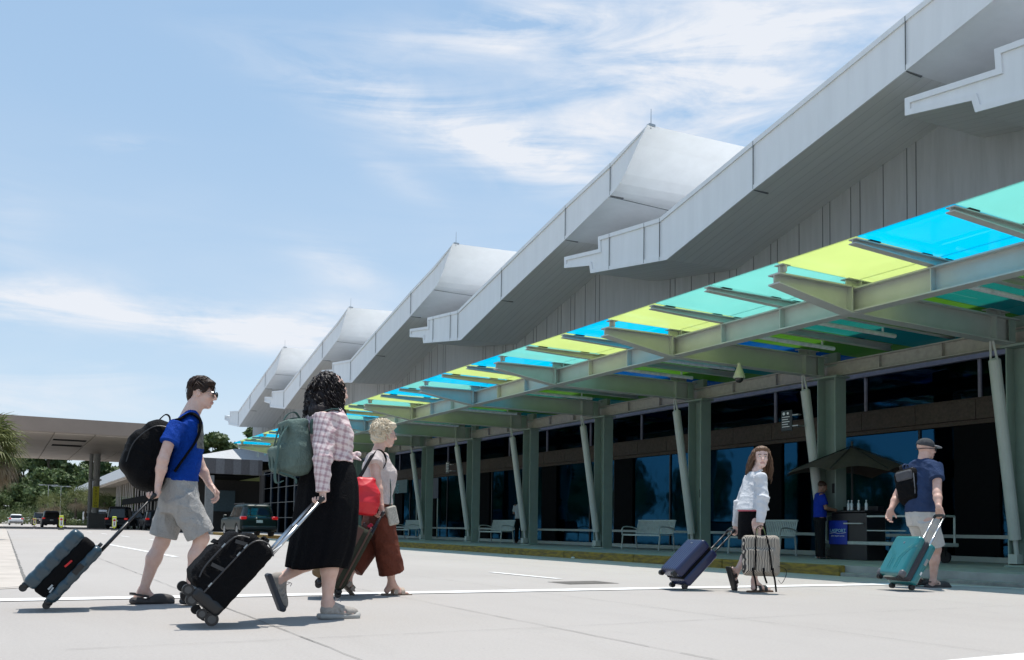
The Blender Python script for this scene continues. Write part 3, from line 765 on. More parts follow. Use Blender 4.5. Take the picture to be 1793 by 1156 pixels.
# brown entrance canopy that spans the road
oc = empty('road_canopy', (-103, 8.1, 0), 'brown flat roofed canopy spanning the road beyond the terminal', 'canopy')
M_tan = mat('tan_metal_fascia', (.29, .225, .18), .5, var=.06, vs=.5)
M_tans = mat('tan_soffit_panels', (.44, .38, .325), .6, var=.08, vs=.6)
s = MB(); s.box((-115.5, -9, 7.78), (-81.4, 14, 8.95)); s.build('roof_slab', M_tan, oc)
s = MB()
ys = [-9, -4.2, .4, 3.62, 6.62, 10.2, 13.6]
for a, b in zip(ys, ys[1:]):
    for k in range(3): s.box((-115.4 + k * 11.3, a + .04, 7.68), (-115.4 + (k + 1) * 11.3 - .06, b - .04, 7.775))
s.build('soffit_panel', M_tans, oc)
s = MB(); s.box((-88.2, 3.8, 7.665), (-86.6, 6.4, 7.679)); s.box((-94.6, 4.0, 7.665), (-92.6, 6.5, 7.679)); s.build('vent_slot', M_dark, oc)
s = MB(); s.box((-104.2, 8.0, 0), (-102.4, 9.7, 1.55), .04); s.build('plinth', mat('grey_plinth', (.12, .125, .125), .8), oc)
s = MB(); s.cyl((-103, 8.65, 1.5), (-103, 8.65, 7.7), .33, n=12); s.cyl((-103.6, 8.15, 1.5), (-103.6, 8.15, 7.7), .2, n=10); s.box((-103.7, 8.0, 4.9), (-102.6, 9.1, 5.05)); s.build('column', mat('grey_column', (.30, .31, .30), .6), oc)
s = MB(); s.box((-102.66, 8.32, 2.1), (-102.63, 8.92, 4.3)); cs = s.build('caution_sign', mat('yellow_sign', (.62, .58, .03), .6), oc)
for i, ch in enumerate('CAUTION'): text('letter', ch, .30, (-102.62, 8.62, 4.14 - i * .31), (math.pi / 2, 0, math.pi / 2), M_black, cs)
# long white fascia shed with slatted screens
sh = empty('slatted_shed', (-120, 16, 0), 'low shed with a long white fascia and dark slatted screens behind the road canopy', 'shed')
s = MB(); s.box((-210, 13.5, 6.35), (-90, 13.9, 7.62)); s.build('fascia', M_white, sh)
s = MB(); s.box((-210, 13.9, 6.1), (-90, 30, 6.4)); s.build('soffit', M_tans, sh)
s = MB()
random.seed(5); x = -150
while x < -84: s.box((x, 15.4, 0), (x + .9, 15.45, 6.1)); x += random.choice((2.0, 2.4, 1.8, 3.0))
o = s.build('slat_screen', mat('dark_slats', (.30, .27, .25), .7), sh)
s = MB(); s.box((-150, 18, 0), (-84, 18.3, 6.1)); s.box((-140, 15.2, 3.1), (-90, 15.38, 3.9)); s.build('back_wall', M_dark, sh)
CAM_SCALED = True
# dark fronted building at the end of the terminal, with gridded glazing
db = empty('baggage_building', (-58, 14, 0), 'dark grey building with a banded fascia and gridded glass beyond the terminal', 'building')
s = MB()
cols = [mat('grey_band_a', (.12, .115, .12), .6), mat('grey_band_b', (.19, .19, .20), .6)]
y = 8.9; k = 0
random.seed(8)
while y < 13.55: w_ = random.choice((.5, .75, .45)); s.box((-54.9, y, 3.55), (-54.5, min(y + w_, 13.6) - .004, 4.45), mi=k % 2); y += w_; k += 1
s.build('fascia_band', cols, db)
s = MB(); s.box((-66, 9.0, 4.3), (-54.95, 24, 4.42)); s.box((-66, 8.95, 3.45), (-54.8, 13.5, 3.53)); s.build('roof_slab', M_dark, db)
s = MB(); s.add([(-55.3, 9.2, 4.43), (-55.3, 24, 4.43), (-60, 24, 5.5), (-60, 13.2, 5.5), (-66, 9.2, 4.43), (-66, 24, 4.43)], [(0, 1, 2, 3), (0, 3, 4), (4, 3, 2, 5)]); s.build('roof', mat('weathered_white_roof', (.46, .47, .48), .7), db)
s = MB(); s.box((-54.9, 10.4, 0), (-54.6, 10.85, 3.44)); s.build('pier', mat('grey_pier', (.25, .26, .26), .6), db)
s = MB(); s.box((-54.9, 13.55, 0), (-53.9, 24, 3.53)); s.box((-59.2, 9.6, 0), (-59, 16, 3.4)); s.build('wall', mat('dark_wall', (.05, .047, .045), .8), db)
s = MB(); s.box((-58.0, 11.4, 1.4), (-57.9, 12.8, 2.7)); s.build('counter_panel', mat('blue_grey_panel', (.06, .10, .12), .5), db)
s = MB(); s.box((-54, 13.63, .1), (-41.2, 13.66, 3.7)); wg = s.build('window', M_glassd, db)
for i in range(9): q = MB(); q.box((-54 + i * 1.6, 13.56, .1), (-53.96 + i * 1.6, 13.625, 3.7)); q.build('mullion', M_gal, wg)
for i in range(5): q = MB(); q.box((-54, 13.585, .15 + i * .85), (-41.2, 13.622, .185 + i * .85)); q.build('transom', M_gal, wg)

CAM_SCALED = False
# ================================================================ in-road pedestrian signs
M_hv = mat('fluorescent_yellow', (.72, .78, .04), .5); M_red = mat('sign_red', (.55, .02, .02), .5)
def road_sign(x, y, label, h=.95):
    r = empty('crossing_sign', (x, y, 0), label, 'sign', 'yellow in-road crossing signs')
    s = MB(); s.box((x - .03, y - .15, .28), (x + .03, y + .15, h + .12), .02); s.prism([(-.15, .28), (.15, .28), (0, .12)], lambda p, q: (x - .025 + .05 * q, y + p[0], p[1])); s.build('panel', M_hv, r)
    s = MB(); s.box((x + .0305, y - .11, .30), (x + .034, y + .11, .92)); f = s.build('face', M_wt, r)
    s = MB(); s.cyl((x + .034, y, .78), (x + .038, y, .78), .09, n=14); s.build('symbol', M_red, f)
    s = MB(); s.box((x + .0345, y - .035, .38), (x + .038, y + .035, .56)); s.ball((x + .036, y, .61), (.004, .035, .035), 8); s.build('walker_symbol', M_black, f)
    s = MB(); s.box((x - .2, y - .2, 0), (x + .2, y + .2, .05), .01); s.cyl((x, y, .04), (x, y, .16), .03, n=8); s.build('base', M_black, r)
road_sign(-75.4, 7.69, 'yellow crossing sign standing nearest the road canopy column')
road_sign(-75.5, 4.06, 'yellow crossing sign just right of the dark sport utility car')
road_sign(-118, 3.6, 'far yellow crossing sign left of the dark sport utility car', .85)
road_sign(-112, 6.4, 'small far yellow crossing sign behind the middle one', .85)

# ================================================================ vehicles
M_tyre = mat('tyre', (.015, .015, .016), .8); M_rim = mat('wheel_rim', (.35, .36, .37), .35, .8)
M_tail = mat('tail_lamp_red', (.50, .01, .01), .2, coat=.6, emit=.35); M_plate = mat('licence_plate', (.70, .72, .70), .5)
def carglass():
    m, t, b = newmat('car_glass'); b.inputs['Base Color'].default_value = (.015, .02, .022, 1); b.inputs['Roughness'].default_value = .04; b.inputs['Specular IOR Level'].default_value = .6; return m
M_cg = carglass()
def paint(name, col, metal=.2): return mat(name, col, .40, 0, var=.03, vs=3, coat=0., spec=.22)
def car(loc, rz, kind, m, label, group=None, L=4.6, Wd=1.86, H=1.68, name='parked_car', cat='car', h=.045):
    'x forward, built at the origin then turned'
    r = empty(name, loc, label, cat, group, (0, 0, rz))
    w2 = Wd / 2
    s = SDF(.12)
    s.box((0, 0, .62), (L / 2, w2, .34), .16)
    if kind == 'suv': prof = [(-L * .36, .92, 1.0), (-L * .40, .5, .5)]; x0, x1, xf = -L / 2 + .12, L * .10, L * .25
    else: x0, x1, xf = -L / 2 + .75, L * .04, L * .22
    # cabin as sections across the height
    cab = SDF(.05)
    zt, zb = H, .86
    xr0, xr1 = x0 + (.28 if kind == 'suv' else .45), x1
    cab.stack([(zb, (x0 + xf) / 2, 0, (xf - x0) / 2, w2 - .06), (zb + .12, (x0 + .03 + xf - .12) / 2, 0, (xf - x0 - .15) / 2, w2 - .08), (zt - .10, (xr0 + xr1) / 2 - .02, 0, (xr1 - xr0) / 2 + .04, w2 - .22), (zt, (xr0 + xr1) / 2 - .05, 0, (xr1 - xr0) / 2 - .12, w2 - .34)], pw=7, rnd=.05)
    s.p += [(f, a, b, .10, op) for f, a, b, k, op in cab.p]
    for wx in (-L * .31, L * .31):
        for sg in (-1, 1): s.cone((wx, sg * (w2 - .16), .33), (wx, sg * (w2 + .1), .33), .36, .36, k=.02, op='s')
    V, F = s.mesh(h)
    cen = V[F].mean(1); nrm = np.cross(V[F[:, 1]] - V[F[:, 0]], V[F[:, 2]] - V[F[:, 0]]); nrm /= np.linalg.norm(nrm, axis=1)[:, None] + 1e-9
    tt = (cen[:, 2] - zb) / (zt - zb)
    side = np.abs(nrm[:, 1]) > .6
    win = (tt > .16) & (tt < .80) & (np.abs(nrm[:, 2]) < .75)
    pil = side & ((np.abs(cen[:, 0] - (x0 + .45)) < .06) | (np.abs(cen[:, 0] - (x0 + xf) / 2) < .05) | (cen[:, 0] > xf - .45) & (tt > .8))
    endp = (~side) & (np.abs(cen[:, 1]) > w2 - .27)
    win &= ~pil & ~endp
    def sub(mask, nm, mt, par, push=0.):
        f = F[mask]; u, inv = np.unique(f, return_inverse=True); 
        return meshobj(nm, V[u], inv.reshape(f.shape).astype(np.int32), mt, par, smooth=True, world=False)
    sub(~win, 'body', m, r)
    sub(win, 'window', M_cg, r)
    wh = MB(); rm = MB(); first = None
    for wx in (-L * .31, L * .31):
        for sg in (-1, 1):
            y = sg * (w2 - .13)
            a = MB(); a.cyl((wx, y - .1, .33), (wx, y + .1, .33), .33, n=20); wo = a.build('wheel', M_tyre, r, world=False)
            a = MB(); a.cyl((wx, y + sg * .101 - .002, .33), (wx, y + sg * .11, .33), .21, n=14)
            for k in range(5): an = k * 1.2566; a.box((wx + .03 * math.cos(an) - .03, y + sg * .112 - .004, .33), (wx + .03, y + sg * .112 + .004, .5)) if k == 0 else None
            a.build('rim', M_rim, wo, world=False)
    xb = -L / 2
    for sg in (-1, 1):
        a = MB(); a.box((xb - .015, sg * (w2 - .32), .86), (xb + .25, sg * (w2 - .01), 1.03), .04); a.build('tail_light', M_tail, r, world=False)
        a = MB(); a.box((xf - .35, sg * (w2 - .02), .98), (xf - .2, sg * (w2 + .16), 1.12), .03); a.build('mirror', m, r, world=False)
    a = MB(); a.box((xb - .03, -.16, .70), (xb - .005, .16, .84), .01); a.build('number_plate', M_plate, r, world=False)
    a = MB(); a.box((xb - .05, -w2 + .08, .36), (xb + .2, w2 - .08, .55), .05); a.build('bumper', mat('dark_bumper', (.03, .032, .035), .5), r, world=False)
    return r
PI = math.pi
p = (-46.000, 11.473, 0.148)  # car, palm and lamp post points like this are baked from image pixels
suv = car((-48.6, p[1], 0), PI, 'suv', paint('dark_green_black_paint', (.008, .018, .016)), 'dark minivan with red tail lights stopped at the kerb beside the boy', L=4.7, Wd=1.9, H=1.66)
a = MB()
for sg in (-1, 1): a.box((-1.6, sg * .62 - .02, 1.665), (.6, sg * .62 + .02, 1.71), .01)
a.build('roof_rail', M_black, suv, world=False)
p = (-150.000, 2.183, 0.640); car((-152, p[1], 0), PI, 'suv', paint('white_paint', (.75, .75, .75), 0), 'white car farthest left on the road, driving away', 'cars driving away down the road', L=4.4, H=1.6, name='car', h=.07)
p = (-215.000, 5.223, 0.684); car((-217, p[1], 0), PI, 'sedan', paint('silver_paint', (.45, .46, .47), .5), 'small silver car, the farthest and smallest on the road', 'cars driving away down the road', L=4.4, H=1.45, name='car', h=.08)
p = (-108.000, 4.870, 0.690); car((-110, p[1], 0), PI, 'suv', paint('dark_grey_paint', (.045, .047, .055)), 'dark grey sport utility car braking behind the yellow crossing sign', 'cars driving away down the road', H=1.75, name='car', h=.06)
p = (-150.000, 5.269, 0.692); car((-152, p[1], 0), PI, 'suv', paint('black_paint', (.015, .016, .02)), 'black pickup sized car just left of the braking grey one', 'cars driving away down the road', L=5.2, Wd=2.0, H=1.9, name='car', h=.07)
p = (-112.000, 10.051, 0.776); car((-114, p[1], 0), PI, 'suv', paint('silver_paint', (.45, .46, .47)), 'silver car with lit tail lights partly behind the canopy plinth', 'cars parked near the slatted shed', H=1.68, h=.06)
p = (-82.000, 11.659, 0.807); car((-84, p[1], 0), PI, 'suv', paint('black_paint', (.015, .016, .02)), 'black car by the slatted shed partly hidden by the boy', 'cars parked near the slatted shed', H=1.7, h=.06)
p = (-96.000, 11.748, 0.807); car((-96, p[1], 0), PI * .5, 'suv', paint('grey_blue_paint', (.12, .14, .16)), 'grey car parked sideways in front of the slatted shed', 'cars parked near the slatted shed', H=1.75, h=.06)
p = (-92.000, 10.114, 0.780); car((-93, p[1], 0), PI * .9, 'suv', paint('black_paint', (.015, .016, .02)), 'large black van parked just right of the canopy column', 'cars parked near the slatted shed', Wd=2, H=2.1, h=.06)
def van(x, y, lab):
    r = empty('white_van', (x, y, 0), lab, 'van', 'white vans parked in the distance')
    s = SDF(.1); s.box((x, y, 1.35), (2.6, 1.0, 1.1), .15); s.box((x + .4, y, 1.0), (3.2, .95, .5), .2); o = sobj('body', s, .1, paint('white_paint', (.7, .7, .7)), r)
    a = MB(); a.box((x + .5, y - 1.02, 1.5), (x + 2.2, y - .99, 2.1)); a.box((x + 2.58, y - .8, 1.5), (x + 2.64, y + .8, 2.15)); a.build('window', M_cg, r)
    for wx in (-1.9, 1.9):
        for sg in (-1, 1): a = MB(); a.cyl((x + wx, y + sg * .75, .38), (x + wx, y + sg * 1.02, .38), .38, n=14); a.build('wheel', M_tyre, r)
p = (-175.000, 13.874, 0.834); van(-175, p[1], 'white van left of the palms beyond the road canopy'); p = (-150.000, 13.067, 0.823); van(-150, p[1], 'white van just above the silver car by the plinth')

# ================================================================ planting
def leafmat(name, c1, c2, tl=.25):
    m, t, b = newmat(name); out = t.n['Material Output']
    g_ = t.node('ShaderNodeNewGeometry'); co = t.node('ShaderNodeTexCoord').outputs['Object']
    n = t.noise(co, .35, 3); rnd = g_.outputs['Random Per Island']
    f = t.m('ADD', t.m('MULTIPLY', n, .6), t.m('MULTIPLY', rnd, .5), clamp=True)
    c = t.mix(f, (*c1, 1), (*c2, 1)); t.put(b.inputs['Base Color'], c); b.inputs['Roughness'].default_value = .65
    tr = t.node('ShaderNodeBsdfTranslucent'); t.put(tr.inputs[0], c); mx = t.node('ShaderNodeMixShader'); mx.inputs[0].default_value = tl
    t.put(mx.inputs[1], b.outputs[0]); t.put(mx.inputs[2], tr.outputs[0]); t.put(out.inputs[0], mx.outputs[0]); return m
M_leaf = [leafmat('pine_foliage', (.026, .055, .018), (.115, .165, .055)), leafmat('oak_foliage', (.032, .068, .022), (.135, .185, .060)), leafmat('shrub_foliage', (.05, .08, .03), (.16, .19, .07))]
M_bark = mat('bark', (.13, .10, .075), .95, var=.3, bump=.5, bs=20)
def crown_mesh(rng, blobs, size, n):
    V = []; 
    tot = sum(b[3] ** 2 for b in blobs)
    for cx, cy, cz, r, sq in blobs:
        k = int(n * r * r / tot)
        d = rng.normal(size=(k, 3)); d /= np.linalg.norm(d, axis=1)[:, None]
        p = d * (r * rng.uniform(.35, 1.08, (k, 1)) ** .6); p[:, 2] *= sq; p += (cx, cy, cz)
        p += rng.normal(size=(k, 3)) * r * .07
        a = rng.normal(size=(k, 3)); a /= np.linalg.norm(a, axis=1)[:, None]; b = np.cross(a, d + .3 * rng.normal(size=(k, 3))); b /= np.linalg.norm(b, axis=1)[:, None] + 1e-6
        sz = size * rng.uniform(.5, 1.3, (k, 1))
        V.append(np.stack([p - a * sz, p - b * sz * .6, p + a * sz, p + b * sz * .6], 1).reshape(-1, 3))
    V = np.concatenate(V); F = np.arange(len(V), dtype=np.int32).reshape(-1, 4); return V, F
def tree_proto(kind, H, seed):
    rng = np.random.RandomState(seed)
    r = empty('pine_tree' if kind == 0 else 'oak_tree', (0, 0, 0))
    blobs = []
    if kind == 0:
        for i in range(13): z = H * rng.uniform(.45, .95); q = (1.15 - z / H) * H * .30; a = rng.uniform(0, 6.28); blobs.append((q * math.cos(a) * .9, q * math.sin(a) * .9, z, H * rng.uniform(.07, .12), .6))
        blobs.append((0, 0, H * .93, H * .09, .8))
    else:
        for i in range(15): z = H * rng.uniform(.22, .86); a = rng.uniform(0, 6.28); q = H * .25 * rng.uniform(.2, 1) * math.sin(min(1, z / H * 1.1) * 2.9 + .2); blobs.append((q * math.cos(a), q * math.sin(a), z, H * rng.uniform(.10, .16), .8))
    V, F = crown_mesh(rng, blobs, H * .030, 5200); meshobj('crown', V, F, M_leaf[kind], r, world=False)
    t = MB(); t.tube([(0, 0, 0), (.1, .1, H * .3), (-.1, .05, H * .6), (0, 0, H * .92)], lambda q: H * .018 * (1 - .8 * q), 7, sub=2)
    for b in blobs[:9]: t.tube([(0, 0, b[2] * .75), (b[0] * .5, b[1] * .5, b[2] * .9), b[:3]], lambda q: H * .006 * (1.1 - q), 5)
    t.build('trunk', M_bark, r, world=False); return r
protos = [tree_proto(0, 20, 1), tree_proto(1, 16, 2), tree_proto(0, 18, 3), tree_proto(1, 13, 5)]
rng = np.random.RandomState(12); used = [False] * 4
def put_tree(i, x, y, sc_, lab, grp, rz=None):
    o = protos[i] if not used[i] else copy_tree(protos[i]); used[i] = True
    o.location = (x, y, -.1); o.scale = (sc_, sc_, sc_); o.rotation_euler.z = rng.uniform(0, 6.28) if rz is None else rz
    tag(o, lab, 'tree', grp)
WOOD = 'pines and oaks of the wood beyond the road'
for k in range(34):
    y = -8 + k * 2.5 + rng.uniform(-1, 1); put_tree(int(rng.choice([0, 1, 2, 1])), -262 + rng.uniform(-22, 10), y, rng.uniform(.90, 1.15), 'one of the tall dark trees of the wood beyond the road', WOOD)
for k in range(24):
    y = -6 + k * 2.8 + rng.uniform(-1, 1); put_tree(3, -232 + rng.uniform(-8, 6), y, rng.uniform(.7, 1.05), 'one of the lower leafy trees at the edge of the wood', WOOD)
for (k_, y, s_) in ((2, 27.6, .80), (0, 29.4, .76), (2, 31.4, .76), (1, 33.4, .84)): put_tree(k_, -150, y, s_, {27.6: 'tall pine nearest the chest of the boy above the white roof', 29.4: 'second pine right of the boy above the white roof', 31.4: 'third pine right of the boy above the white roof', 33.4: 'pine nearest the canopy tip above the white roof'}[y], 'pines behind the dark fronted building')
put_tree(0, -150, 36.2, .84, 'pine crown showing just under the farthest wing roof', None)
# clipped shrubs and hedge
def shrub(x, y, r, z, lab, grp, n=900):
    rg_ = np.random.RandomState(int(abs(x * 7 + y * 13)) % 9999)
    V, F = crown_mesh(rg_, [(0, 0, z * .5, r, z / r * .6), (r * .5, r * .3, z * .4, r * .7, .7), (-r * .4, -r * .4, z * .45, r * .75, .7)], .16, n)
    o = meshobj('shrub', V, F, M_leaf[2]); o.location = (x, y, 0); tag(o, lab, 'shrub', grp)
for k in range(9): shrub(-205 + rng.uniform(-6, 6), -3.5 + k * 2.3, 2.3, rng.uniform(2.8, 4.4), 'one of the rounded shrubs below the wood', 'shrubs below the wood')
shrub(-160, 13.0, 1.4, .9, 'low green hedge shrub left of the silver car', None); shrub(-162, 10.6, 1.3, .9, 'low green hedge shrub below the far palms', None); shrub(-68, 12.9, .4, .7, 'small potted shrub against the dark glazing', None, 300)

# palms
M_frond = leafmat('palm_frond', (.055, .085, .025), (.19, .20, .07), .35); M_dry = leafmat('dry_palm_frond', (.18, .13, .08), (.36, .30, .20), .3)
def fan_leaf(V, F, o, d, L, R, rng, n=16, up=(0, 0, 1)):
    'fan palm leaf: petiole then a spray of pointed folded segments'
    d = U(d); s_ = U(np.cross(d, up)); u = np.cross(s_, d)
    tip = o + d * L; b0 = len(V)
    def quad(a, b, w, n_):
        q = U(np.cross(b - a, n_)) * w; i = len(V); V.extend([a - q * .5, a + q * .5, a + (b - a) * .55 + q, a + (b - a) * .55 - q]); F.append((i, i + 1, i + 2, i + 3)); V.append(b); F.append((i + 3, i + 2, i + 4, i + 4)) if 0 else F.append((i + 3, i + 2, i + 4))
    quad(o, tip, .02, u)
    for k in range(n):
        a = (k / (n - 1) - .5) * 4.0; dd = d * math.cos(a) + s_ * math.sin(a) + u * rng.uniform(-.12, .12) - np.array([0, 0, .25 + .2 * abs(a)])
        ln = R * (1 - .12 * abs(a)) * rng.uniform(.85, 1.1); mid = tip + U(dd) * ln * .6; e = mid + U(U(dd) + np.array([0, 0, -.7])) * ln * .45
        w = .028 * R
        q = U(np.cross(dd, u)) * w; i = len(V); V.extend([tip - q * .3, tip + q * .3, mid + q, mid - q, e]); F.append((i, i + 1, i + 2, i + 3)); F.append((i + 3, i + 2, i + 4))
def palm(name, x, y, H, R, lab, grp, nf=34, seg=14, nd=14, seed=1):
    rg_ = np.random.RandomState(seed); r = empty(name, (x, y, 0), lab, 'palm tree', grp)
    t = MB(); t.tube([(0, 0, 0), (.05, 0, H * .5), (0, .05, H)], lambda q: .19 - .03 * q + .015 * math.sin(q * 60), 9, sub=10); t.build('trunk', M_bark, r, world=False)
    for nm, cnt, lo, hi, mt in (('crown', nf, -.35, 1.45, M_frond), ('dry_fronds', nd, -1.35, -.5, M_dry)):
        V, F = [], []
        for k in range(cnt):
            a = k * 2.39996 + rg_.uniform(-.2, .2); e = lo + (hi - lo) * ((k + .5) / cnt)
            d = np.array([math.cos(a) * math.cos(e), math.sin(a) * math.cos(e), math.sin(e)])
            fan_leaf(V, F, np.array([0, 0, H]) + d * .1, d, R * .48 * rg_.uniform(.8, 1.1), R * .62, rg_, seg)
        meshobj(nm, np.array(V), [tuple(f) for f in F], mt, r, world=False)
    return r
p = (-34.000, -0.407, 2.945); palm('palm_tree', p[0], p[1], p[2], 1.30, 'fan palm leaning into the left edge of the picture with dry hanging fronds', None, 46, 24, 34, 3)
pp1 = None
for k, (px_, X_, H_) in enumerate(((78, 0, 4.6), (95, 0, 5.2), (132, 0, 6.0), (150, 0, 6.2), (163, 0, 5.4), (182, 0, 5.0))):
    ys_ = [(-168.000, 6.527, 1.838), (-172.000, 8.145, 1.897), (-165.000, 10.912, 1.908), (-170.000, 12.819, 1.980), (-160.000, 13.146, 1.922), (-158.000, 14.557, 1.938)][k]
    if pp1 is None: pp1 = palm('palm_tree', 0, 0, 4.2, 2.2, 'x', None, 30, 10, 16, 9); q = pp1
    else: q = copy_tree(pp1)
    q.location = (ys_[0], ys_[1], 0); f = H_ / 5.6; q.scale = (f, f, f); q.rotation_euler.z = k * 1.3
    tag(q, ('low fan palm farthest left before the wood', 'second fan palm from the left before the wood', 'tall fan palm under the left tip of the white fascia', 'tallest fan palm under the white fascia', 'fan palm above the left white van', 'fan palm nearest the canopy column')[k], 'palm tree', 'fan palms left of the road canopy column')
# planting and parked vans across the road, behind the viewer: it is what the glass mirrors
for k in range(13):
    q = copy_tree(pp1); q.location = (-135 + k * 8.1 + rng.uniform(-2.5, 2.5), -40 + rng.uniform(-6, 6), 0); f = rng.uniform(.9, 1.35); q.scale = (f, f, f)
    tag(q, 'one of the fan palms mirrored in the terminal glass', 'palm tree', 'fan palms mirrored in the terminal glass')
for k in range(48): put_tree(int(rng.choice([1, 3])), -300 + k * 5.6 + rng.uniform(-2, 2), -60 + rng.uniform(-6, 6), rng.uniform(.62, .85) * (1.15 + .002 * (34 - k) * 8), 'one of the dark trees mirrored in the terminal glass', 'trees mirrored in the terminal glass')
# distant lamp posts
for (a, b, lab) in (((-190.000, 7.851, 7.334), (-190.000, 8.567, 0.743), 'thin double headed lamp post before the wood, the left one'), ((-190.000, 9.960, 7.195), (-190.000, 10.481, 0.775), 'thin double headed lamp post before the wood, the right one')):
    z = a[2]; r = empty('lamp_post', (a[0], a[1], 0), lab, 'lamp post')
    s = MB(); s.cyl((a[0], a[1], 0), (a[0], a[1], z), .09, .06, 8); s.build('pole', M_gal, r); s = MB(); s.box((a[0] - .1, a[1] - 1.2, z), (a[0] + .1, a[1] + 1.2, z + .1)); s.box((a[0] - .2, a[1] - 1.6, z - .05), (a[0] + .2, a[1] - .9, z + .15)); s.box((a[0] - .2, a[1] + .9, z - .05), (a[0] + .2, a[1] + 1.6, z + .15)); s.build('lamp_head', M_gal, r)

CAM_SCALED = True
# ================================================================ kerbside furniture
M_bench = mat('grey_green_bench_paint', (.40, .44, .42), .5)
def make_bench():
    r = empty('bench', (0, 0, 0)); W_ = .88
    s = MB()
    for i in range(9): s.box((-W_, -.24 + i * .052, .43), (W_, -.20 + i * .052, .45))
    s.box((-W_, -.26, .405), (W_, -.24, .455)); s.build('seat', M_bench, r, world=False)
    s = MB(); M_ = Matrix.Translation((0, .24, .45)) @ Matrix.Rotation(math.radians(-14), 4, 'X')
    for i in range(30): x = -W_ + .03 + i * (2 * W_ - .06) / 29; s.box((x - .02, -.006, .04), (x + .02, .006, .40))
    s.box((-W_, -.015, .40), (W_, .015, .44)); s.box((-W_, -.015, .02), (W_, .015, .05)); s.xform(M_); s.build('backrest', M_bench, r, world=False)
    for sg in (-1, 1):
        for yy, zt in ((-.24, .43), (.24, .45)): s = MB(); s.tube([(sg * W_, yy * 1.18, 0), (sg * W_, yy, zt)], .022, 8); s.build('leg', M_bench, r, world=False)
        s = MB(); s.tube([(sg * W_, -.26, .42), (sg * W_, -.27, .60), (sg * W_, -.16, .67), (sg * W_, .12, .655), (sg * W_, .30, .60)], .019, 8, sub=4); s.build('armrest', M_bench, r, world=False)
    return r
bn = make_bench(); spots = [((-17.45, 13.6, .15), 'grey slatted bench beside the column left of the blue suitcase', 0), ((-13.7, 13.6, .15), 'grey slatted bench behind the girl', 0), ((-25.1, 13.6, .15), 'grey slatted bench beside the standing bystander', 0), ((-32.3, 13.6, .15), 'farthest grey bench just right of the short haired woman', 0)]
for i, (p, lab, rz) in enumerate(spots):
    o = bn if i == 0 else copy_tree(bn); o.location = scale_about_cam((p[0], p[1], .15)); o.rotation_euler.z = rz; tag(o, lab, 'bench', 'grey benches under the canopy')
# skycap stand with umbrella
KX, KY = -11.12, 13.05
r = empty('market_umbrella', (KX + .05, KY + .35, .15), 'open dark brown umbrella over the porter stand', 'umbrella')
s = MB(); cx, cy = KX - .13, KY + .35; A = [(cx + 1.22 * math.cos(k * PI / 4 + .4), cy + 1.22 * math.sin(k * PI / 4 + .4)) for k in range(8)]
apex = (cx, cy, 2.19)
for k in range(8):
    a, b = A[k], A[(k + 1) % 8]; nn = 6
    for i in range(nn):
        for j in range(nn):
            def pt(u, v):
                ex = a[0] + (b[0] - a[0]) * v; ey = a[1] + (b[1] - a[1]) * v; rr = u
                sag = .05 * math.sin(v * PI) * u * u; z = 2.17 - .50 * u ** 1.12 + .075 * math.sin(v * PI) * u ** 1.6
                inw = 1 - .09 * math.sin(v * PI) * u
                return (cx + (ex - cx) * rr * inw, cy + (ey - cy) * rr * inw, z + sag * .4)
            u0, u1, v0, v1 = i / nn, (i + 1) / nn, j / nn, (j + 1) / nn
            s.add([pt(u0, v0), pt(u1, v0), pt(u1, v1), pt(u0, v1)], [(0, 1, 2, 3)])

s.build('canopy_fabric', mat('dark_brown_canvas', (.075, .05, .038), .9, var=.15, vs=4, bump=.2), r, smooth=False)
s = MB(); s.cyl((cx, cy, .2), (cx, cy, 2.28), .022, n=10); s.build('pole', M_black, r)
for k in range(8): q = MB(); q.cyl((cx, cy, 2.20), (A[k][0] * .98 + cx * .02, A[k][1] * .98 + cy * .02, 1.72), .008, n=5); q.build('rib', M_black, r)
s = MB(); s.cyl((cx, cy, .15), (cx, cy, .21), .24, n=16); s.build('base', M_black, r)
r = empty('porter_stand', (KX, KY, .15), 'dark porter stand with a blue airport sign on its front', 'stand')
s = MB(); s.box((KX - .30, KY, .15), (KX + .46, KY + .5, .98), .01); s.box((KX - .38, KY - .03, .985), (KX + .45, KY + .55, 1.02), .008); s.box((KX - .35, KY + .35, 1.02), (KX + .42, KY + .5, 1.10)); s.build('cabinet', mat('black_laminate', (.012, .012, .014), .4), r)
s = MB(); s.box((KX + .02, KY - .06, .78), (KX + .40, KY - .005, .80)); s.build('shelf', mat('grey_shelf', (.45, .47, .47), .5), r)
s = MB(); s.box((KX - .33, KY - .03, .42), (KX + .07, KY - .012, .84)); bp = s.build('blue_sign', mat('royal_blue_sign', (.005, .03, .32), .4), r)
text('sign_word', 'LASPORT', .085, (KX - .13, KY - .033, .66), FACE, mat('pale_teal_lettering', (.35, .62, .66), .5), bp, ext=.001)
text('sign_line', 'your airport service', .036, (KX - .13, KY - .033, .57), FACE, M_wt, bp, ext=.001)
s = MB(); s.tube([(KX - .31, KY - .033, .61), (KX - .2, KY - .033, .625), (KX - .1, KY - .033, .61), (KX + .05, KY - .033, .63)], .004, 5, sub=5); s.build('wave_mark', M_wt, bp)
M_bottle = mat('clear_plastic_bottle', (.55, .62, .66), .1, coat=1)
M_cap = mat('bottle_cap', (.75, .75, .75), .4)
b0 = None
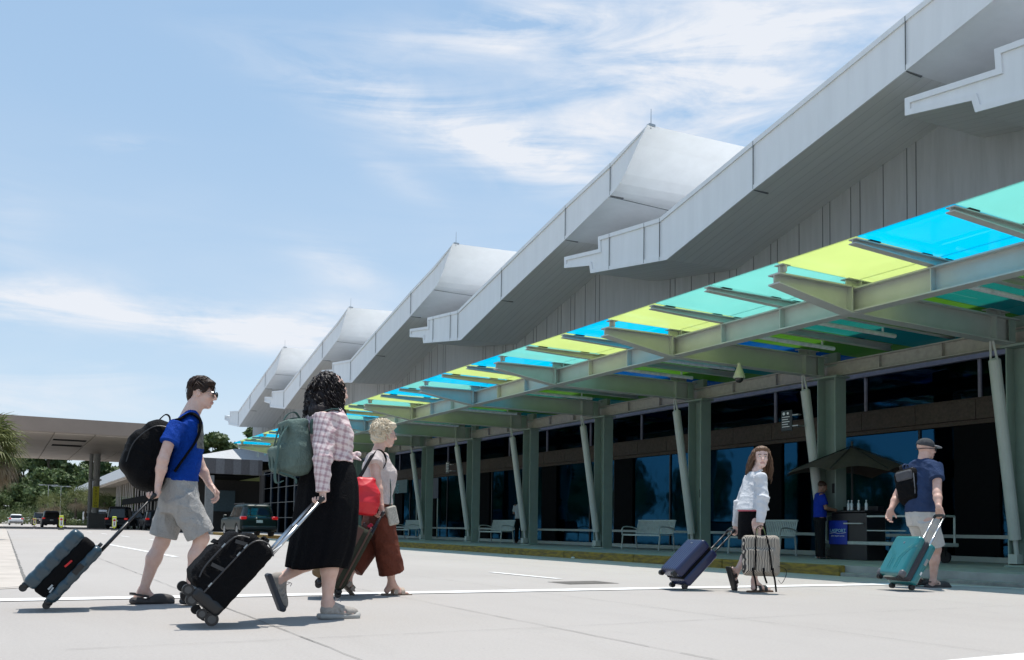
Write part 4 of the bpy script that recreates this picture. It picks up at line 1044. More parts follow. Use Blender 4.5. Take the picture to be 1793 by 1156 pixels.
for k, dx in enumerate((-.02, .05, .20, .36)):
    if b0 is None:
        b0 = empty('water_bottle', (0, 0, 0)); s = MB(); s.loft([[(q * math.cos(t), q * math.sin(t), z) for t in np.linspace(0, 2 * PI, 10, endpoint=False)] for z, q in ((0, .03), (.02, .034), (.08, .031), (.14, .034), (.175, .014), (.20, .013))]); s.build('bottle_body', M_bottle, b0, smooth=True, world=False)
        s = MB(); s.cyl((0, 0, .2), (0, 0, .222), .016, n=8); s.build('cap', M_cap, b0, world=False); q = b0
    else: q = copy_tree(b0)
    q.location = scale_about_cam((KX + dx, KY + .12, 1.021)); tag(q, ('leftmost clear water bottle on the porter stand', 'second clear water bottle from the left on the porter stand', 'third clear water bottle from the left on the porter stand', 'rightmost clear water bottle on the porter stand')[k], 'bottle', 'water bottles on the porter stand')
# luggage trolley
TX, TY = -10.3, 13.35
r = empty('luggage_trolley', (TX, TY, .15), 'low flat luggage trolley with pale rails behind the man', 'trolley')
s = MB(); s.box((TX - 1.35, TY - .32, .42), (TX + .95, TY + .32, .48), .01); s.build('deck', M_bench, r)
for xx in (-1.25, -.45, .9):
    s = MB()
    for yy in (-.28, .28): s.cyl((TX + xx, TY + yy, .48), (TX + xx, TY + yy, .92), .018, n=8)
    s.cyl((TX + xx, TY - .28, .92), (TX + xx, TY + .28, .92), .018, n=8); s.build('rail', M_bench, r)
s = MB(); s.box((TX - .45, TY - .29, .90), (TX + .6, TY - .26, .93)); s.box((TX - .45, TY - .29, .66), (TX + .4, TY - .26, .68)); s.build('side_rail', M_bench, r)
for xx in (-1.15, -.45, .75):
    for yy in (-.25, .25): s = MB(); s.cyl((TX + xx, TY + yy - .02, .25), (TX + xx, TY + yy + .02, .25), .10, n=16); s.box((TX + xx - .02, TY + yy - .03, .27), (TX + xx + .02, TY + yy + .03, .42)); s.build('wheel', M_black, r)
# tidy bits of litter on the shaded road
for (p, lab) in (((-16.025, 10.529, 0.004), 'crumpled scrap of white paper on the shaded road near the kerb'),):
    s = MB(); s.ball((p[0], p[1], .02), (.05, .04, .02), 6); tag(s.build('paper_scrap', M_wt), lab, 'litter')

CAM_SCALED = False

# ================================================================ people: body, garment and bag points baked from image pixels
def skin(name, col, sss=.12):
    return mat(name, col, .5, var=.06, vs=14, sss=sss, bump=.02, bs=90, dark=(col[0] * .86, col[1] * .74, col[2] * .70))
SK_boy = skin('fair_skin', (.70, .50, .42)); SK_wom = skin('warm_fair_skin', (.70, .50, .42)); SK_gran = skin('freckled_skin', (.66, .44, .36)); SK_girl = skin('pale_skin', (.72, .53, .46)); SK_man = skin('sunned_skin', (.64, .43, .35)); SK_dk = skin('brown_skin', (.22, .12, .08))
M_lip = mat('lips', (.52, .28, .25), .45); M_eye = mat('eye_white', (.6, .58, .55), .3); M_iris = mat('dark_iris', (.03, .02, .015), .2)
def hairmat(name, c1, c2, rough=.42):
    m, t, b = newmat(name); g_ = t.node('ShaderNodeNewGeometry'); co = t.node('ShaderNodeTexCoord').outputs['Object']
    f = t.m('ADD', t.m('MULTIPLY', t.noise(t.mapping(co, scale=(3, 3, 1)), 22, 4), .6), t.m('MULTIPLY', g_.outputs['Random Per Island'], .5), clamp=True)
    t.put(b.inputs['Base Color'], t.mix(f, (*c1, 1), (*c2, 1))); b.inputs['Roughness'].default_value = rough; b.inputs['Specular IOR Level'].default_value = .22
    bn = t.node('ShaderNodeBump'); bn.inputs['Strength'].default_value = .5; bn.inputs['Distance'].default_value = .004; t.put(bn.inputs['Height'], t.noise(t.mapping(co, scale=(1, 1, .25)), 260, 3)); t.put(b.inputs['Normal'], bn.outputs[0]); return m
def cloth(name, col, rough=.85, var=.08, bs=500, bump=.25, dark=None, vs=9): return mat(name, col, rough, var=var, vs=vs, bump=bump, bs=bs, spec=.12, dark=dark, crease=.5)
A_ = lambda *v: np.array(v, float)
def V3(p): return np.array(p, float)
def add_head(s, c, f, sc_=1., u=(0, 0, 1), neck=None, nr=.055):
    'head centred at c, facing f'
    f = U(f); u = U(V3(u) - f * (f @ V3(u)) * .0); r = U(np.cross(f, u)); u = np.cross(r, f); c = V3(c)
    L = lambda a, b, e: c + (f * a + r * b + u * e) * sc_
    AX = [f, r, u]; q = sc_
    s.ell(L(-.014, 0, .032), (.096 * q, .074 * q, .084 * q), AX, k=.02)
    s.ell(L(.026, 0, -.035), (.066 * q, .058 * q, .078 * q), AX, k=.03)
    s.ell(L(.062, 0, -.096), (.022 * q, .024 * q, .018 * q), AX, k=.025)
    s.cone(L(-.01, .048, -.055), L(.055, .018, -.095), .02 * q, .016 * q, k=.02); s.cone(L(-.01, -.048, -.055), L(.055, -.018, -.095), .02 * q, .016 * q, k=.02)
    s.ell(L(.077, 0, .018), (.016 * q, .045 * q, .011 * q), AX, k=.012)
    s.cone(L(.086, 0, .008), L(.110, 0, -.030), .007 * q, .011 * q, k=.010); s.ell(L(.100, 0, -.036), (.012 * q, .017 * q, .008 * q), AX, k=.006)
    for e in (-1, 1):
        s.ell(L(.06, e * .036, -.032), (.024 * q, .022 * q, .022 * q), AX, k=.02)
        s.ell(L(.094, e * .031, .0), (.011 * q, .016 * q, .010 * q), AX, k=.008, op='s')
        s.ell(L(.081, e * .031, .0), (.011 * q, .014 * q, .010 * q), AX, k=.003)
        s.ell(L(-.008, e * .075, -.008), (.019 * q, .008 * q, .031 * q), [U(f + .25 * u), U(r + f * -.3 * e), u], k=.006)
        s.ell(L(-.004, e * .083, -.006), (.010 * q, .005 * q, .018 * q), AX, k=.004, op='s')
    s.ell(L(.088, 0, -.062), (.011 * q, .024 * q, .006 * q), AX, k=.006); s.ell(L(.086, 0, -.073), (.011 * q, .020 * q, .007 * q), AX, k=.005)
    if neck is not None: s.cone(L(-.02, 0, -.05), neck, nr * .93, nr * 1.06, k=.025)
    return L, (f, r, u)
def add_hand(s, wr, hd, pn, td, curl=(35, 45, 30), sc_=1., spread=.0, thumb=(.75, .55, .35)):
    hd = U(hd); pn = U(V3(pn) - hd * (hd @ V3(pn))); td = np.cross(hd, pn) * np.sign(np.cross(hd, pn) @ V3(td)); wr = V3(wr); q = sc_
    s.box(wr + hd * .046 * q, (.040 * q, .050 * q, .0155 * q), .0145 * q, [td, hd, pn], k=.012)
    s.cone(wr - hd * .015, wr + hd * .03 * q, .026 * q, .026 * q, k=.015, sq=(pn, .75))
    for i in range(4):
        b = wr + hd * (.088 - .004 * abs(i - 1.2)) * q + td * (.030 - .0205 * i) * q
        sp_ = (1.5 - i) * spread; d0 = U(hd + td * sp_); a = 0
        for j, ln in enumerate(((.042, .026, .021), (.046, .029, .022), (.043, .027, .021), (.033, .021, .018))[i]):
            a += math.radians(curl[j] + i * 2.5); d = d0 * math.cos(a) + pn * math.sin(a); e = b + d * ln * q
            s.cone(b, e, (.0098 - .0008 * j) * q, (.0092 - .0010 * j) * q, k=.004 if j else .008); b = e
    b = wr + hd * .022 * q + td * .030 * q; d = U(td * thumb[0] + hd * thumb[1] + pn * thumb[2]); e = b + d * .040 * q; s.cone(b, e, .0135 * q, .0115 * q, k=.010)
    d = U(d * .5 + hd * .5 + pn * .45); s.cone(e, e + d * .032 * q, .0112 * q, .009 * q, k=.004)
def add_arm(s, sh, el, wr, r=1.):
    sh, el, wr = V3(sh), V3(el), V3(wr)
    s.cone(sh, el, .044 * r, .040 * r, k=.02); s.cone(el, el + (wr - el) * .35, .038 * r, .039 * r, k=.02); s.cone(el + (wr - el) * .35, wr, .039 * r, .0245 * r, k=.02)
def add_leg(s, hp, kn, an, he, to, r=1., back=(0, -1, 0), toes=False):
    hp, kn, an, he, to, back = map(V3, (hp, kn, an, he, to, back))
    s.cone(hp, kn, .088 * r, .056 * r, k=.04); m_ = kn + (an - kn) * .33 + back * .012
    s.cone(kn, m_, .052 * r, .056 * r, k=.03); s.cone(m_, an, .056 * r, .033 * r, k=.03)
    add_foot(s, an, he, to, r, toes)
def add_foot(s, an, he, to, r=1., toes=False):
    an, he, to = map(V3, (an, he, to)); d = U(to - he); upv = U((an - he) - d * ((an - he) @ d)); L = np.linalg.norm(to - he)
    s.cone(an, he + upv * .03 + d * .025, .034 * r, .031 * r, k=.02); s.cone(an, he + d * L * .62 + upv * .028, .033 * r, .024 * r, k=.03)
    sd_ = np.cross(d, upv); s.ell(he + d * L * .64 + upv * .022, (.05 * r, .043 * r, .020 * r), [d, sd_, upv], k=.02)
    for i in range(5): b = he + d * L * (.74 - .02 * i) + sd_ * (.030 - .015 * i) * r + upv * .016; s.cone(b, b + d * L * (.20 - .022 * i), .012 * r if i == 0 else .0085 * r, .010 * r if i == 0 else .007 * r, k=.005)
def flex(x0, y0, z0): pass
def person_body(name, s, h, skinm, label, cat='person', group=None, lipf=None, loc=None, disp=None):
    V, F = s.mesh(h, disp); mi = None
    c = V[F].mean(1)
    if lipf is not None: mi = lipf(c).astype(np.int32)
    o = meshobj(name, V, F, [skinm, M_lip], None, loc, True, mi)
    return tag(o, label, cat, group)
def lips(L, sc_=1.):
    c0 = L(.092, 0, -.067)
    return lambda c: (np.abs((c - c0) @ V3((0, 0, 1))) < .0095 * sc_) & (np.linalg.norm(c - c0, axis=1) < .026 * sc_)
def shoe_clog(parent, he, to, up, m, holes=True, r=1.):
    he, to, up = map(V3, (he, to, up)); d = U(to - he); up = U(up - d * (up @ d)); sd_ = np.cross(d, up); L = np.linalg.norm(to - he)
    s = SDF(.02); s.box(he + d * L * .5 + up * .014, (L * .52, .050 * r, .016), .015, [d, sd_, up]); s.ell(he + d * L * .70 + up * .038, (L * .33, .053 * r, .040), [d, sd_, up]); s.ell(he + d * L * .17 + up * .028, (L * .18, .045 * r, .034), [d, sd_, up])
    s.ell(he + d * L * .22 + up * .072, (L * .24, .038 * r, .034), [d, sd_, up], k=.01, op='s'); o = sobj('clog', s, .005, m, parent)
    q = MB(); pts = [he + d * L * .40 + sd_ * .048 * r + up * .055, he + d * L * .1 + sd_ * .046 * r + up * .072, he - d * L * .03 + up * .075, he + d * L * .1 - sd_ * .046 * r + up * .072, he + d * L * .40 - sd_ * .048 * r + up * .055]
    q.ribbon([tuple(p) for p in pts], tuple(up), .016, .005); q.build('heel_strap', m, o); return o
def shoe_trail(parent, he, to, up, m, msole, mlace):
    he, to, up = map(V3, (he, to, up)); d = U(to - he); up = U(up - d * (up @ d)); sd_ = np.cross(d, up); L = np.linalg.norm(to - he)
    s = SDF(.012); s.ell(he + d * L * .62 + up * .045, (L * .40, .046, .038), [d, sd_, up]); s.ell(he + d * L * .20 + up * .055, (L * .19, .038, .052), [d, sd_, up]); s.cone(he + d * L * .2 + up * .09, he + d * L * .55 + up * .06, .036, .030)
    for a, b in ((.44, .030), (.30, .040), (.60, .022)): s.box(he + d * L * a + up * (.055 + b * .2) + sd_ * .045, (.010, .012, .020), .006, [U(d + up * .4), sd_, up], k=.004, op='s'); s.box(he + d * L * a + up * (.055 + b * .2) - sd_ * .045, (.010, .012, .020), .006, [U(d + up * .4), sd_, up], k=.004, op='s')
    o = sobj('shoe', s, .0048, m, parent)
    s = SDF(.01); s.box(he + d * L * .5 + up * .014, (L * .535, .049, .017), .014, [d, sd_, up]); s.ell(he + d * L * .97 + up * .026, (.03, .040, .022), [d, sd_, up]); sobj('sole', s, .005, msole, o)
    q = MB()
    for k in range(5): c = he + d * L * (.40 + .075 * k) + up * (.098 - .010 * k); q.tube([tuple(c + sd_ * .024), tuple(c + up * .008), tuple(c - sd_ * .024 + d * .01)], .0028, 5, sub=3)
    c = he + d * L * .36 + up * .108
    for e in (-1, 1): q.tube([tuple(c), tuple(c + sd_ * .02 * e + up * .025 + d * .02), tuple(c + sd_ * .05 * e + up * .005 + d * .03)], .0025, 5, sub=4)
    q.build('lace', mlace, o); return o
def sandal(parent, he, to, up, m, mstrap, r=1., thick=.018, two=True):
    he, to, up = map(V3, (he, to, up)); d = U(to - he); up = U(up - d * (up @ d)); sd_ = np.cross(d, up); L = np.linalg.norm(to - he)
    s = SDF(.01); s.box(he + d * L * .5 - up * .004, (L * .53, .046 * r, thick), .012, [d, sd_, up]); o = sobj('sandal_sole', s, .005, m, parent)
    q = MB()
    for a in ((.42, .68) if two else (.60,)):
        c = he + d * L * a; hgt = .060 - .03 * (a - .4)
        pts = [c + sd_ * .050 * r + up * .005, c + sd_ * .040 * r + up * hgt * .8, c + up * (hgt + .008), c - sd_ * .040 * r + up * hgt * .8, c - sd_ * .050 * r + up * .005]
        q.ribbon([tuple(p) for p in pts], tuple(d), .034, .006)
    q.build('sandal_strap', mstrap, o); return o

# ---------------------------------------------------------------- luggage helpers
M_alu = mat('aluminium_tube', (.62, .63, .64), .28, .9, var=.05); M_blk = mat('black_plastic', (.008, .008, .009), .4, var=.1); M_nyl = cloth('black_nylon', (.0045, .0045, .0055), .75, bs=700); M_zip = mat('zip_metal', (.4, .4, .4), .3, .9)
def case_root(name, c, hnd, label, group='wheeled cases pulled by the travellers'):
    c, hnd = Vector(c), Vector(hnd); d = hnd - c; yaw = -math.atan2(d.x, d.y); phi = math.atan2(math.hypot(d.x, d.y), d.z)
    r = empty(name, tuple(c), label, 'suitcase', group, (-phi, 0, yaw)); return r, d.length, phi
def lobj(name, s, h, mats, parent, disp=None, mi=None):
    V, F = s.mesh(h, disp); idx = None
    if mi is not None: idx = mi(V[F].mean(1)).astype(np.int32)
    return meshobj(name, V, F, mats, parent, smooth=True, mi=idx, world=False)
def handle(r, L, tot, m, w=.13, y=-.03, grip=.15, mg=None, th=.007, zb=None):
    q = MB(); zb = L * .85 if zb is None else zb
    for e in (-1, 1): q.cyl((e * w / 2, y, zb), (e * w / 2, y, tot - .03), th * 1.25, n=8); q.cyl((e * w / 2, y, zb), (e * w / 2, y, zb + (tot - zb) * .55), th * 1.6, n=8)
    o = q.build('telescopic_handle', m, r, world=False, smooth=True)
    s = SDF(.01); s.box((0, y, tot - .012), (grip / 2, .015, .014), .012); s.box((-w / 2, y, tot - .03), (.013, .014, .022), .01); s.box((w / 2, y, tot - .03), (.013, .014, .022), .01)
    V, F = s.mesh(.005); meshobj('grip', V, F, mg or M_blk, o, smooth=True, world=False)
def wheels(r, w, T, rad=.026, dual=True, z=.030, housing=True, ymid=.035):
    for e in (-1, 1):
        for y in (-ymid, -T + ymid):
            x = e * (w / 2 - .045); q = MB()
            for k in ((-.013, .013) if dual else (0,)): q.cyl((x + k - .008, y, z), (x + k + .008, y, z), rad, n=16)
            wo = q.build('wheel', M_blk, r, world=False)
            q = MB(); q.cyl((x - .004, y, z), (x + .004, y, z), rad * .35, n=8); q.ball((x, y, z + .022), (.030, .026, .028), 10); q.build('wheel_housing', M_blk, wo, world=False, smooth=True)
def zpull(q, p, c=None): q.ribbon([p, (p[0] + .004, p[1], p[2] - .03)], (0, 1, 0), .006, .003, 2)

# ================================================================ 1  boy in the blue T-shirt
bl = (-7.483, 1.035, 0.000)
s = SDF(.025)
L_, fr_ = add_head(s, (-7.300, 1.339, 1.635), (.42, .88, -.13), 1.0, neck=(-7.300, 1.248, 1.437), nr=.064)
shR, elR, wrR = (-7.130, 1.115, 1.333), (-7.080, 1.036, 1.082), (-7.100, 1.013, 0.897)
shL, elL, wrL = (-7.470, 1.284, 1.384), (-7.500, 1.377, 1.083), (-7.470, 1.455, 0.925)
s.cone(shR, shL, 0.041, 0.041, k=.02); s.cone((-7.240, 1.215, 1.345), (-7.240, 1.192, 0.908), 0.069, 0.066, k=.05); s.cone((-7.360, 1.236, 1.357), (-7.360, 1.212, 0.913), 0.069, 0.066, k=.05)
add_arm(s, shR, elR, wrR, .98); add_arm(s, shL, elL, wrL, .98)
add_hand(s, wrR, (0, -.10, -1), (0, -1, .2), (-1, 0, 0), (62, 62, 40), .98, thumb=(.5, .55, -.6))
add_hand(s, wrL, (.05, .65, -.75), (.1, -.6, -.6), (.9, .2, 0), (38, 35, 25), .98, .04)
add_leg(s, (-7.200, 1.205, 0.812), (-7.200, 1.351, 0.511), (-7.220, 1.280, 0.104), (-7.220, 1.225, 0.024), (-7.220, 1.450, 0.022), .97)
add_leg(s, (-7.420, 1.204, 0.817), (-7.440, 1.101, 0.470), (-7.460, 0.984, 0.103), (-7.460, 0.910, 0.010), (-7.460, 1.173, 0.002), .97)
boy = person_body('person', s, .0055, SK_boy, 'dark haired boy in blue T-shirt and grey shorts, wearing sunglasses', loc=bl, lipf=lips(L_))
M_bt = cloth('cobalt_cotton', (.005, .055, .36), .75, var=.10); M_print = mat('faded_grey_print', (.22, .22, .20), .8, var=.35, vs=30)
s = SDF(.03); s.stack([(1.491, -7.300, 1.263, 0.072, 0.038), (1.451, -7.300, 1.254, 0.120, 0.069), (1.392, -7.300, 1.240, 0.185, 0.103), (1.308, -7.300, 1.234, 0.185, 0.120), (1.220, -7.300, 1.235, 0.175, 0.126), (1.109, -7.300, 1.224, 0.165, 0.128), (1.007, -7.300, 1.208, 0.170, 0.125), (0.937, -7.300, 1.200, 0.178, 0.127)], pw=2.3)
s.tube((-7.155, 1.143, 1.367), (-7.100, 1.078, 1.209), .064, .072, k=.05); s.tube((-7.450, 1.275, 1.404), (-7.500, 1.327, 1.267), .064, .072, k=.05)
s.cone((-7.300, 1.260, 1.593), (-7.300, 1.283, 1.528), .054, .060, k=.004, op='s')
dz = folds(.013, [(0, .8, .6), (0, .3, 1), (.5, .2, .8)], 34, 3)
bshirt = sobj('t_shirt', s, .006, [M_bt, M_print], boy, disp=folds(.009, [(0, .8, .6), (0, .3, 1), (.5, .2, .8)], 34, 3), mi=lambda c: (c[:, 1] > (-7.300, 1.313, 1.268)[1] - .03) & (c[:, 2] > (-7.300, 1.315, 1.189)[2]) & (c[:, 2] < (-7.300, 1.309, 1.379)[2]) & (c[:, 0] > -7.42))
M_hg = cloth('heather_grey_jersey', (.42, .41, .395), .9, var=.04, vs=90)
s = SDF(.03); s.stack([(0.963, -7.300, 1.197, 0.172, 0.125), (0.866, -7.300, 1.196, 0.185, 0.137), (0.757, -7.300, 1.200, 0.190, 0.150), (0.692, -7.300, 1.206, 0.170, 0.146)], pw=2.3)
s.tube((-7.200, 1.188, 0.820), (-7.190, 1.345, 0.533), .115, .112, k=.03); s.tube((-7.410, 1.181, 0.816), (-7.430, 1.106, 0.510), .112, .106, k=.03)
sobj('shorts', s, .006, M_hg, boy, disp=folds(.016, [(0, .8, .5), (0, .5, .9), (.3, .9, .2)], 30, 8))
M_bh = hairmat('dark_brown_hair', (.010, .006, .005), (.055, .030, .020))
c0 = V3((-7.300, 1.339, 1.635)); f_, r_, u_ = fr_
s = SDF(.015); s.ell(L_(-.026, 0, .048), (.098, .083, .085), [f_, r_, u_]); s.ell(L_(-.075, 0, -.02), (.040, .062, .070), [f_, r_, u_]); s.ell(L_(.045, .02, .080), (.050, .060, .032), [f_, r_, u_])
s.ell(L_(.03, .072, .035), (.030, .012, .045), [f_, r_, u_]); s.ell(L_(.03, -.072, .035), (.030, .012, .045), [f_, r_, u_])
s.ell(L_(.075, 0, -.045), (.075, .085, .080), [f_, r_, u_], k=.008, op='s')
hb = sobj('hair', s, .005, M_bh, boy, disp=folds(.010, [r_, U(r_ + u_ * .5)], 150, 4))
q = MB(); rg_ = np.random.RandomState(3)
for k in range(170):
    a = rg_.uniform(-2.7, 2.7); e = rg_.uniform(.15, 1.45); d = f_ * math.cos(a) * math.cos(e) + r_ * math.sin(a) * math.cos(e) + u_ * math.sin(e)
    p0 = L_(-.02, 0, .04) + d * V3((1, 1, 1)) * .088; t_ = U(f_ * .9 - u_ * .5 + r_ * rg_.uniform(-.5, .5)) if math.cos(a) > -.2 else U(-u_ + f_ * -.1)
    t_ = U(t_ - d * (t_ @ d) * .8); ln = rg_.uniform(.04, .075)
    q.tube([tuple(p0), tuple(p0 + t_ * ln * .5 + d * .008), tuple(p0 + t_ * ln - u_ * .012)], lambda t: .0060 * (1 - t * .85), 5, sub=3)
q.build('hair_tuft', M_bh, hb, smooth=True)
q = MB()
for e in (-1, 1): c_ = L_(.101, e * .032, .0); q.cyl(tuple(c_ - f_ * .002 + r_ * 0), tuple(c_ + f_ * .003 + r_ * e * -.001), .026, n=16)
gl_ = q.build('sunglasses', mat('black_lens', (.004, .004, .005), .08, coat=1), boy)
q = MB(); 
for e in (-1, 1): q.tube([tuple(L_(.100, e * .056, .012)), tuple(L_(.06, e * .074, .010)), tuple(L_(-.008, e * .082, .004))], .0025, 5)
q.tube([tuple(L_(.106, -.012, .008)), tuple(L_(.112, 0, .012)), tuple(L_(.106, .012, .008))], .0025, 5, sub=3); q.build('temple_arm', M_zip, gl_)
M_cl = mat('dark_foam_clog', (.055, .048, .045), .7, var=.1)
shoe_clog(boy, (-7.460, 0.894, 0.006), (-7.460, 1.203, -0.003), (0, 0, 1), M_cl); shoe_clog(boy, (-7.220, 1.217, 0.016), (-7.220, 1.485, 0.008), (0, 0, 1), M_cl)
# backpack
bc = (-7.300, 0.984, 1.153); bp_ = empty('backpack', tuple(bc), 'large black backpack worn on the back of the boy', 'backpack', None, (math.radians(-17), 0, 0))
s = SDF(.05); s.box((0, .01, 0), (.165, .125, .25), .10); s.box((0, -.10, -.04), (.14, .085, .17), .08); s.ell((0, .03, -.20), (.15, .13, .10))
def local_folds(amp, fr, sd): return folds(amp, [(0, .3, 1), (.2, .9, .4)], fr, sd)
lobj('main_bag', s, .007, M_nyl, bp_, disp=local_folds(.014, 26, 6))
q = MB(); q.tube([(.17, .05, .20), (.15, -.06, .17), (.145, -.15, .02), (.14, -.155, -.14)], .0045, 5, sub=6); q.tube([(-.17, .05, .20), (-.15, -.06, .17), (-.145, -.15, .02), (-.14, -.155, -.14)], .0045, 5, sub=6); q.build('zip', mat('grey_zip', (.02, .02, .022), .5), bp_, world=False)
q = MB(); q.ribbon([(0, .06, .24), (0, .035, .30), (0, .0, .305), (0, -.03, .245)], (1, 0, 0), .035, .008); q.ribbon([(.04, .14, .25), (.04, .12, .315), (.04, .085, .26)], (1, 0, 0), .03, .008); q.build('grab_handle', M_nyl, bp_, world=False)
q = MB(); iv = Vector(bc)
for e, X_ in ((1, -7.155), (-1, -7.445)):
    pts = [(-7.300, 1.107, 1.396), (-7.300, 1.167, 1.471), (-7.300, 1.242, 1.485), (-7.300, 1.299, 1.432), (-7.300, 1.306, 1.348), (-7.300, 1.267, 1.230), (-7.300, 1.179, 1.102), (-7.300, 1.099, 1.011)]
    off = [-.02, -.01, .0, .01, .02, .03, .04, .03]
    q.ribbon(snap([(X_ + e * (.012 + o_), p[1], p[2]) for p, o_ in zip(pts, off)], bshirt, .008), (1, 0, 0), .075, .014, 1)
q.xform(Matrix.Rotation(math.radians(17), 4, 'X') @ Matrix.Translation(-iv)); q.build('shoulder_strap', M_nyl, bp_, world=False)
# his suitcase
r, tot, phi = case_root('suitcase', (-7.16, .325, 0), (-7.11, (-7.110, 1.009, 0.821)[1], (-7.110, 1.009, 0.821)[2]), 'steel blue ribbed hard suitcase with a black zip band pulled by the boy')
w_, L2, T_ = .38, .54, .26
M_sb = mat('steel_blue_shell', (.018, .046, .066), .32, .1, var=.08, coat=.45, vs=5)
def ribs(amp, per, lo, hi):
    def f(Pn):
        z = Pn[:, 2]; m = np.clip((z - lo) / .03, 0, 1) * np.clip((hi - z) / .03, 0, 1)
        return -amp * np.clip(np.sin(z * 2 * np.pi / per) * 2.2, -1, 1) * m
    return f
for ya, yb in ((-.004, -.085), (-.155, -T_)):
    s = SDF(.01); s.box((0, (ya + yb) / 2, (L2 + .055) / 2), (w_ / 2, abs(ya - yb) / 2, (L2 - .055) / 2), .038)
    lobj('shell', s, .0058, M_sb, r, disp=ribs(.0022, .088, .09, L2 - .05))
s = SDF(.01); s.box((0, -.120, (L2 + .055) / 2), (w_ / 2 - .003, .058, (L2 - .058) / 2), .034); lobj('zip_band', s, .006, M_nyl, r, disp=folds(.003, [(0, 0, 1), (0, 1, 1)], 40, 2))
q = MB(); q.box((w_ / 2 + .0, -.070, .30), (w_ / 2 + .008, -.030, .38), .003); q.build('lock', M_blk, r, world=False)
q = MB(); q.ribbon([(w_ / 2 + .006, -.12, .36), (w_ / 2 + .012, -.122, .33), (w_ / 2 + .010, -.125, .30)], (0, 1, 0), .013, .003, 3); q.build('red_tag', mat('red_tag', (.65, .01, .01), .5), r, world=False)
q = MB(); q.ribbon([(w_ / 2 + .006, -.10, .16), (w_ / 2 + .012, -.10, .12)], (0, 1, 0), .012, .003, 3); q.ribbon([(w_ / 2 + .006, -.085, .15), (w_ / 2 + .012, -.08, .11)], (0, 1, 0), .010, .003, 3); q.build('zip_pull', M_zip, r, world=False)
q = MB(); q.ribbon([(-.07, -.05, L2 - .004), (-.05, -.05, L2 + .022), (.05, -.05, L2 + .022), (.07, -.05, L2 - .004)], (0, 1, 0), .022, .008, 5); q.build('carry_handle', M_blk, r, world=False)
wheels(r, w_, T_); handle(r, L2, tot, M_blk, .12, -.018)

# ================================================================ 2  woman in the plaid shirt
wl_ = (-5.929, 2.015, 0.000)
s = SDF(.025)
L_, fr_ = add_head(s, (-5.950, 1.946, 1.537), (-.18, .95, -.02), .98, neck=(-5.950, 1.917, 1.410), nr=.052)
shR, elR, wrR = (-5.770, 1.826, 1.319), (-5.700, 1.804, 1.044), (-5.690, 1.809, 0.856)
shL, elL, wrL = (-6.130, 2.018, 1.369), (-6.170, 2.101, 1.127), (-6.100, 2.131, 0.943)
s.cone(shR, shL, 0.041, 0.041, k=.02); s.cone((-5.880, 1.890, 1.270), (-5.880, 1.898, 0.811), 0.073, 0.079, k=.05); s.cone((-6.020, 1.935, 1.285), (-6.020, 1.944, 0.816), 0.073, 0.079, k=.05)
add_arm(s, shR, elR, wrR); add_arm(s, shL, elL, wrL); add_hand(s, wrR, (0, .05, -1), (0, -1, .1), (-1, 0, 0), (64, 62, 40), .92, thumb=(.5, .55, -.6)); add_hand(s, wrL, (0, .4, -.9), (0, -.8, -.4), (1, 0, 0), (40, 40, 25), .92)
add_leg(s, (-5.870, 1.909, 0.735), (-5.860, 1.945, 0.439), (-5.880, 1.921, 0.106), (-5.880, 1.884, 0.024), (-5.880, 2.101, 0.017), .98)
add_leg(s, (-6.050, 1.931, 0.738), (-6.050, 1.928, 0.406), (-6.050, 1.646, 0.259), (-6.050, 1.574, 0.275), (-6.050, 1.640, 0.078), .95, back=(0, -.3, .9))
wom = person_body('person', s, .0055, SK_wom, 'woman with long black curls in a pink plaid shirt and long black skirt', loc=wl_)
def plaid():
    m, t, b = newmat('pink_plaid_cotton'); co = t.node('ShaderNodeTexCoord').outputs['Object']; sp_ = t.node('ShaderNodeSeparateXYZ'); t.put(sp_.inputs[0], t.mapping(co, rot=(.18, 0, 0)))
    def band(sock, sc_, off, lo, w_=.12):
        v = t.m('SINE', t.m('ADD', t.m('MULTIPLY', sock, sc_), off)); return t.m('MULTIPLY', t.m('SUBTRACT', v, lo), 1 / (1 - lo) * 1.3, clamp=True)
    hz_ = t.m('ADD', sp_.outputs[1], t.m('MULTIPLY', sp_.outputs[0], .9))
    b1 = band(hz_, 150, 0, .25); b2 = band(sp_.outputs[2], 150, .4, .25); b3 = band(hz_, 150, 2.6, .90); b4 = band(sp_.outputs[2], 150, 2.9, .90)
    c = t.mix(t.m('MULTIPLY', b1, .55), (.70, .57, .56, 1), (.33, .18, .21, 1)); c = t.mix(t.m('MULTIPLY', b2, .55), c, (.33, .18, .21, 1)); c = t.mix(t.m('MULTIPLY', t.m('MAXIMUM', b3, b4), .6), c, (.75, .66, .64, 1))
    t.put(b.inputs['Base Color'], c); b.inputs['Roughness'].default_value = .85; b.inputs['Specular IOR Level'].default_value = .2; return m
M_pl = plaid()
s = SDF(.03); s.stack([(1.441, -5.950, 1.921, 0.070, 0.064), (1.406, -5.950, 1.914, 0.120, 0.096), (1.354, -5.950, 1.904, 0.180, 0.135), (1.285, -5.950, 1.905, 0.200, 0.165), (1.219, -5.950, 1.915, 0.195, 0.177), (1.154, -5.950, 1.918, 0.182, 0.167), (1.100, -5.950, 1.925, 0.176, 0.149), (1.046, -5.950, 1.939, 0.185, 0.145)], pw=2.2)
s.tube((-5.800, 1.847, 1.343), (-5.710, 1.811, 1.041), .080, .064, k=.035); s.tube((-5.710, 1.810, 1.063), (-5.690, 1.810, 0.834), .064, .044, k=.02)
s.tube((-6.100, 2.008, 1.377), (-6.170, 2.101, 1.119), .078, .062, k=.035); s.tube((-6.170, 2.101, 1.127), (-6.110, 2.130, 0.952), .060, .044, k=.02)
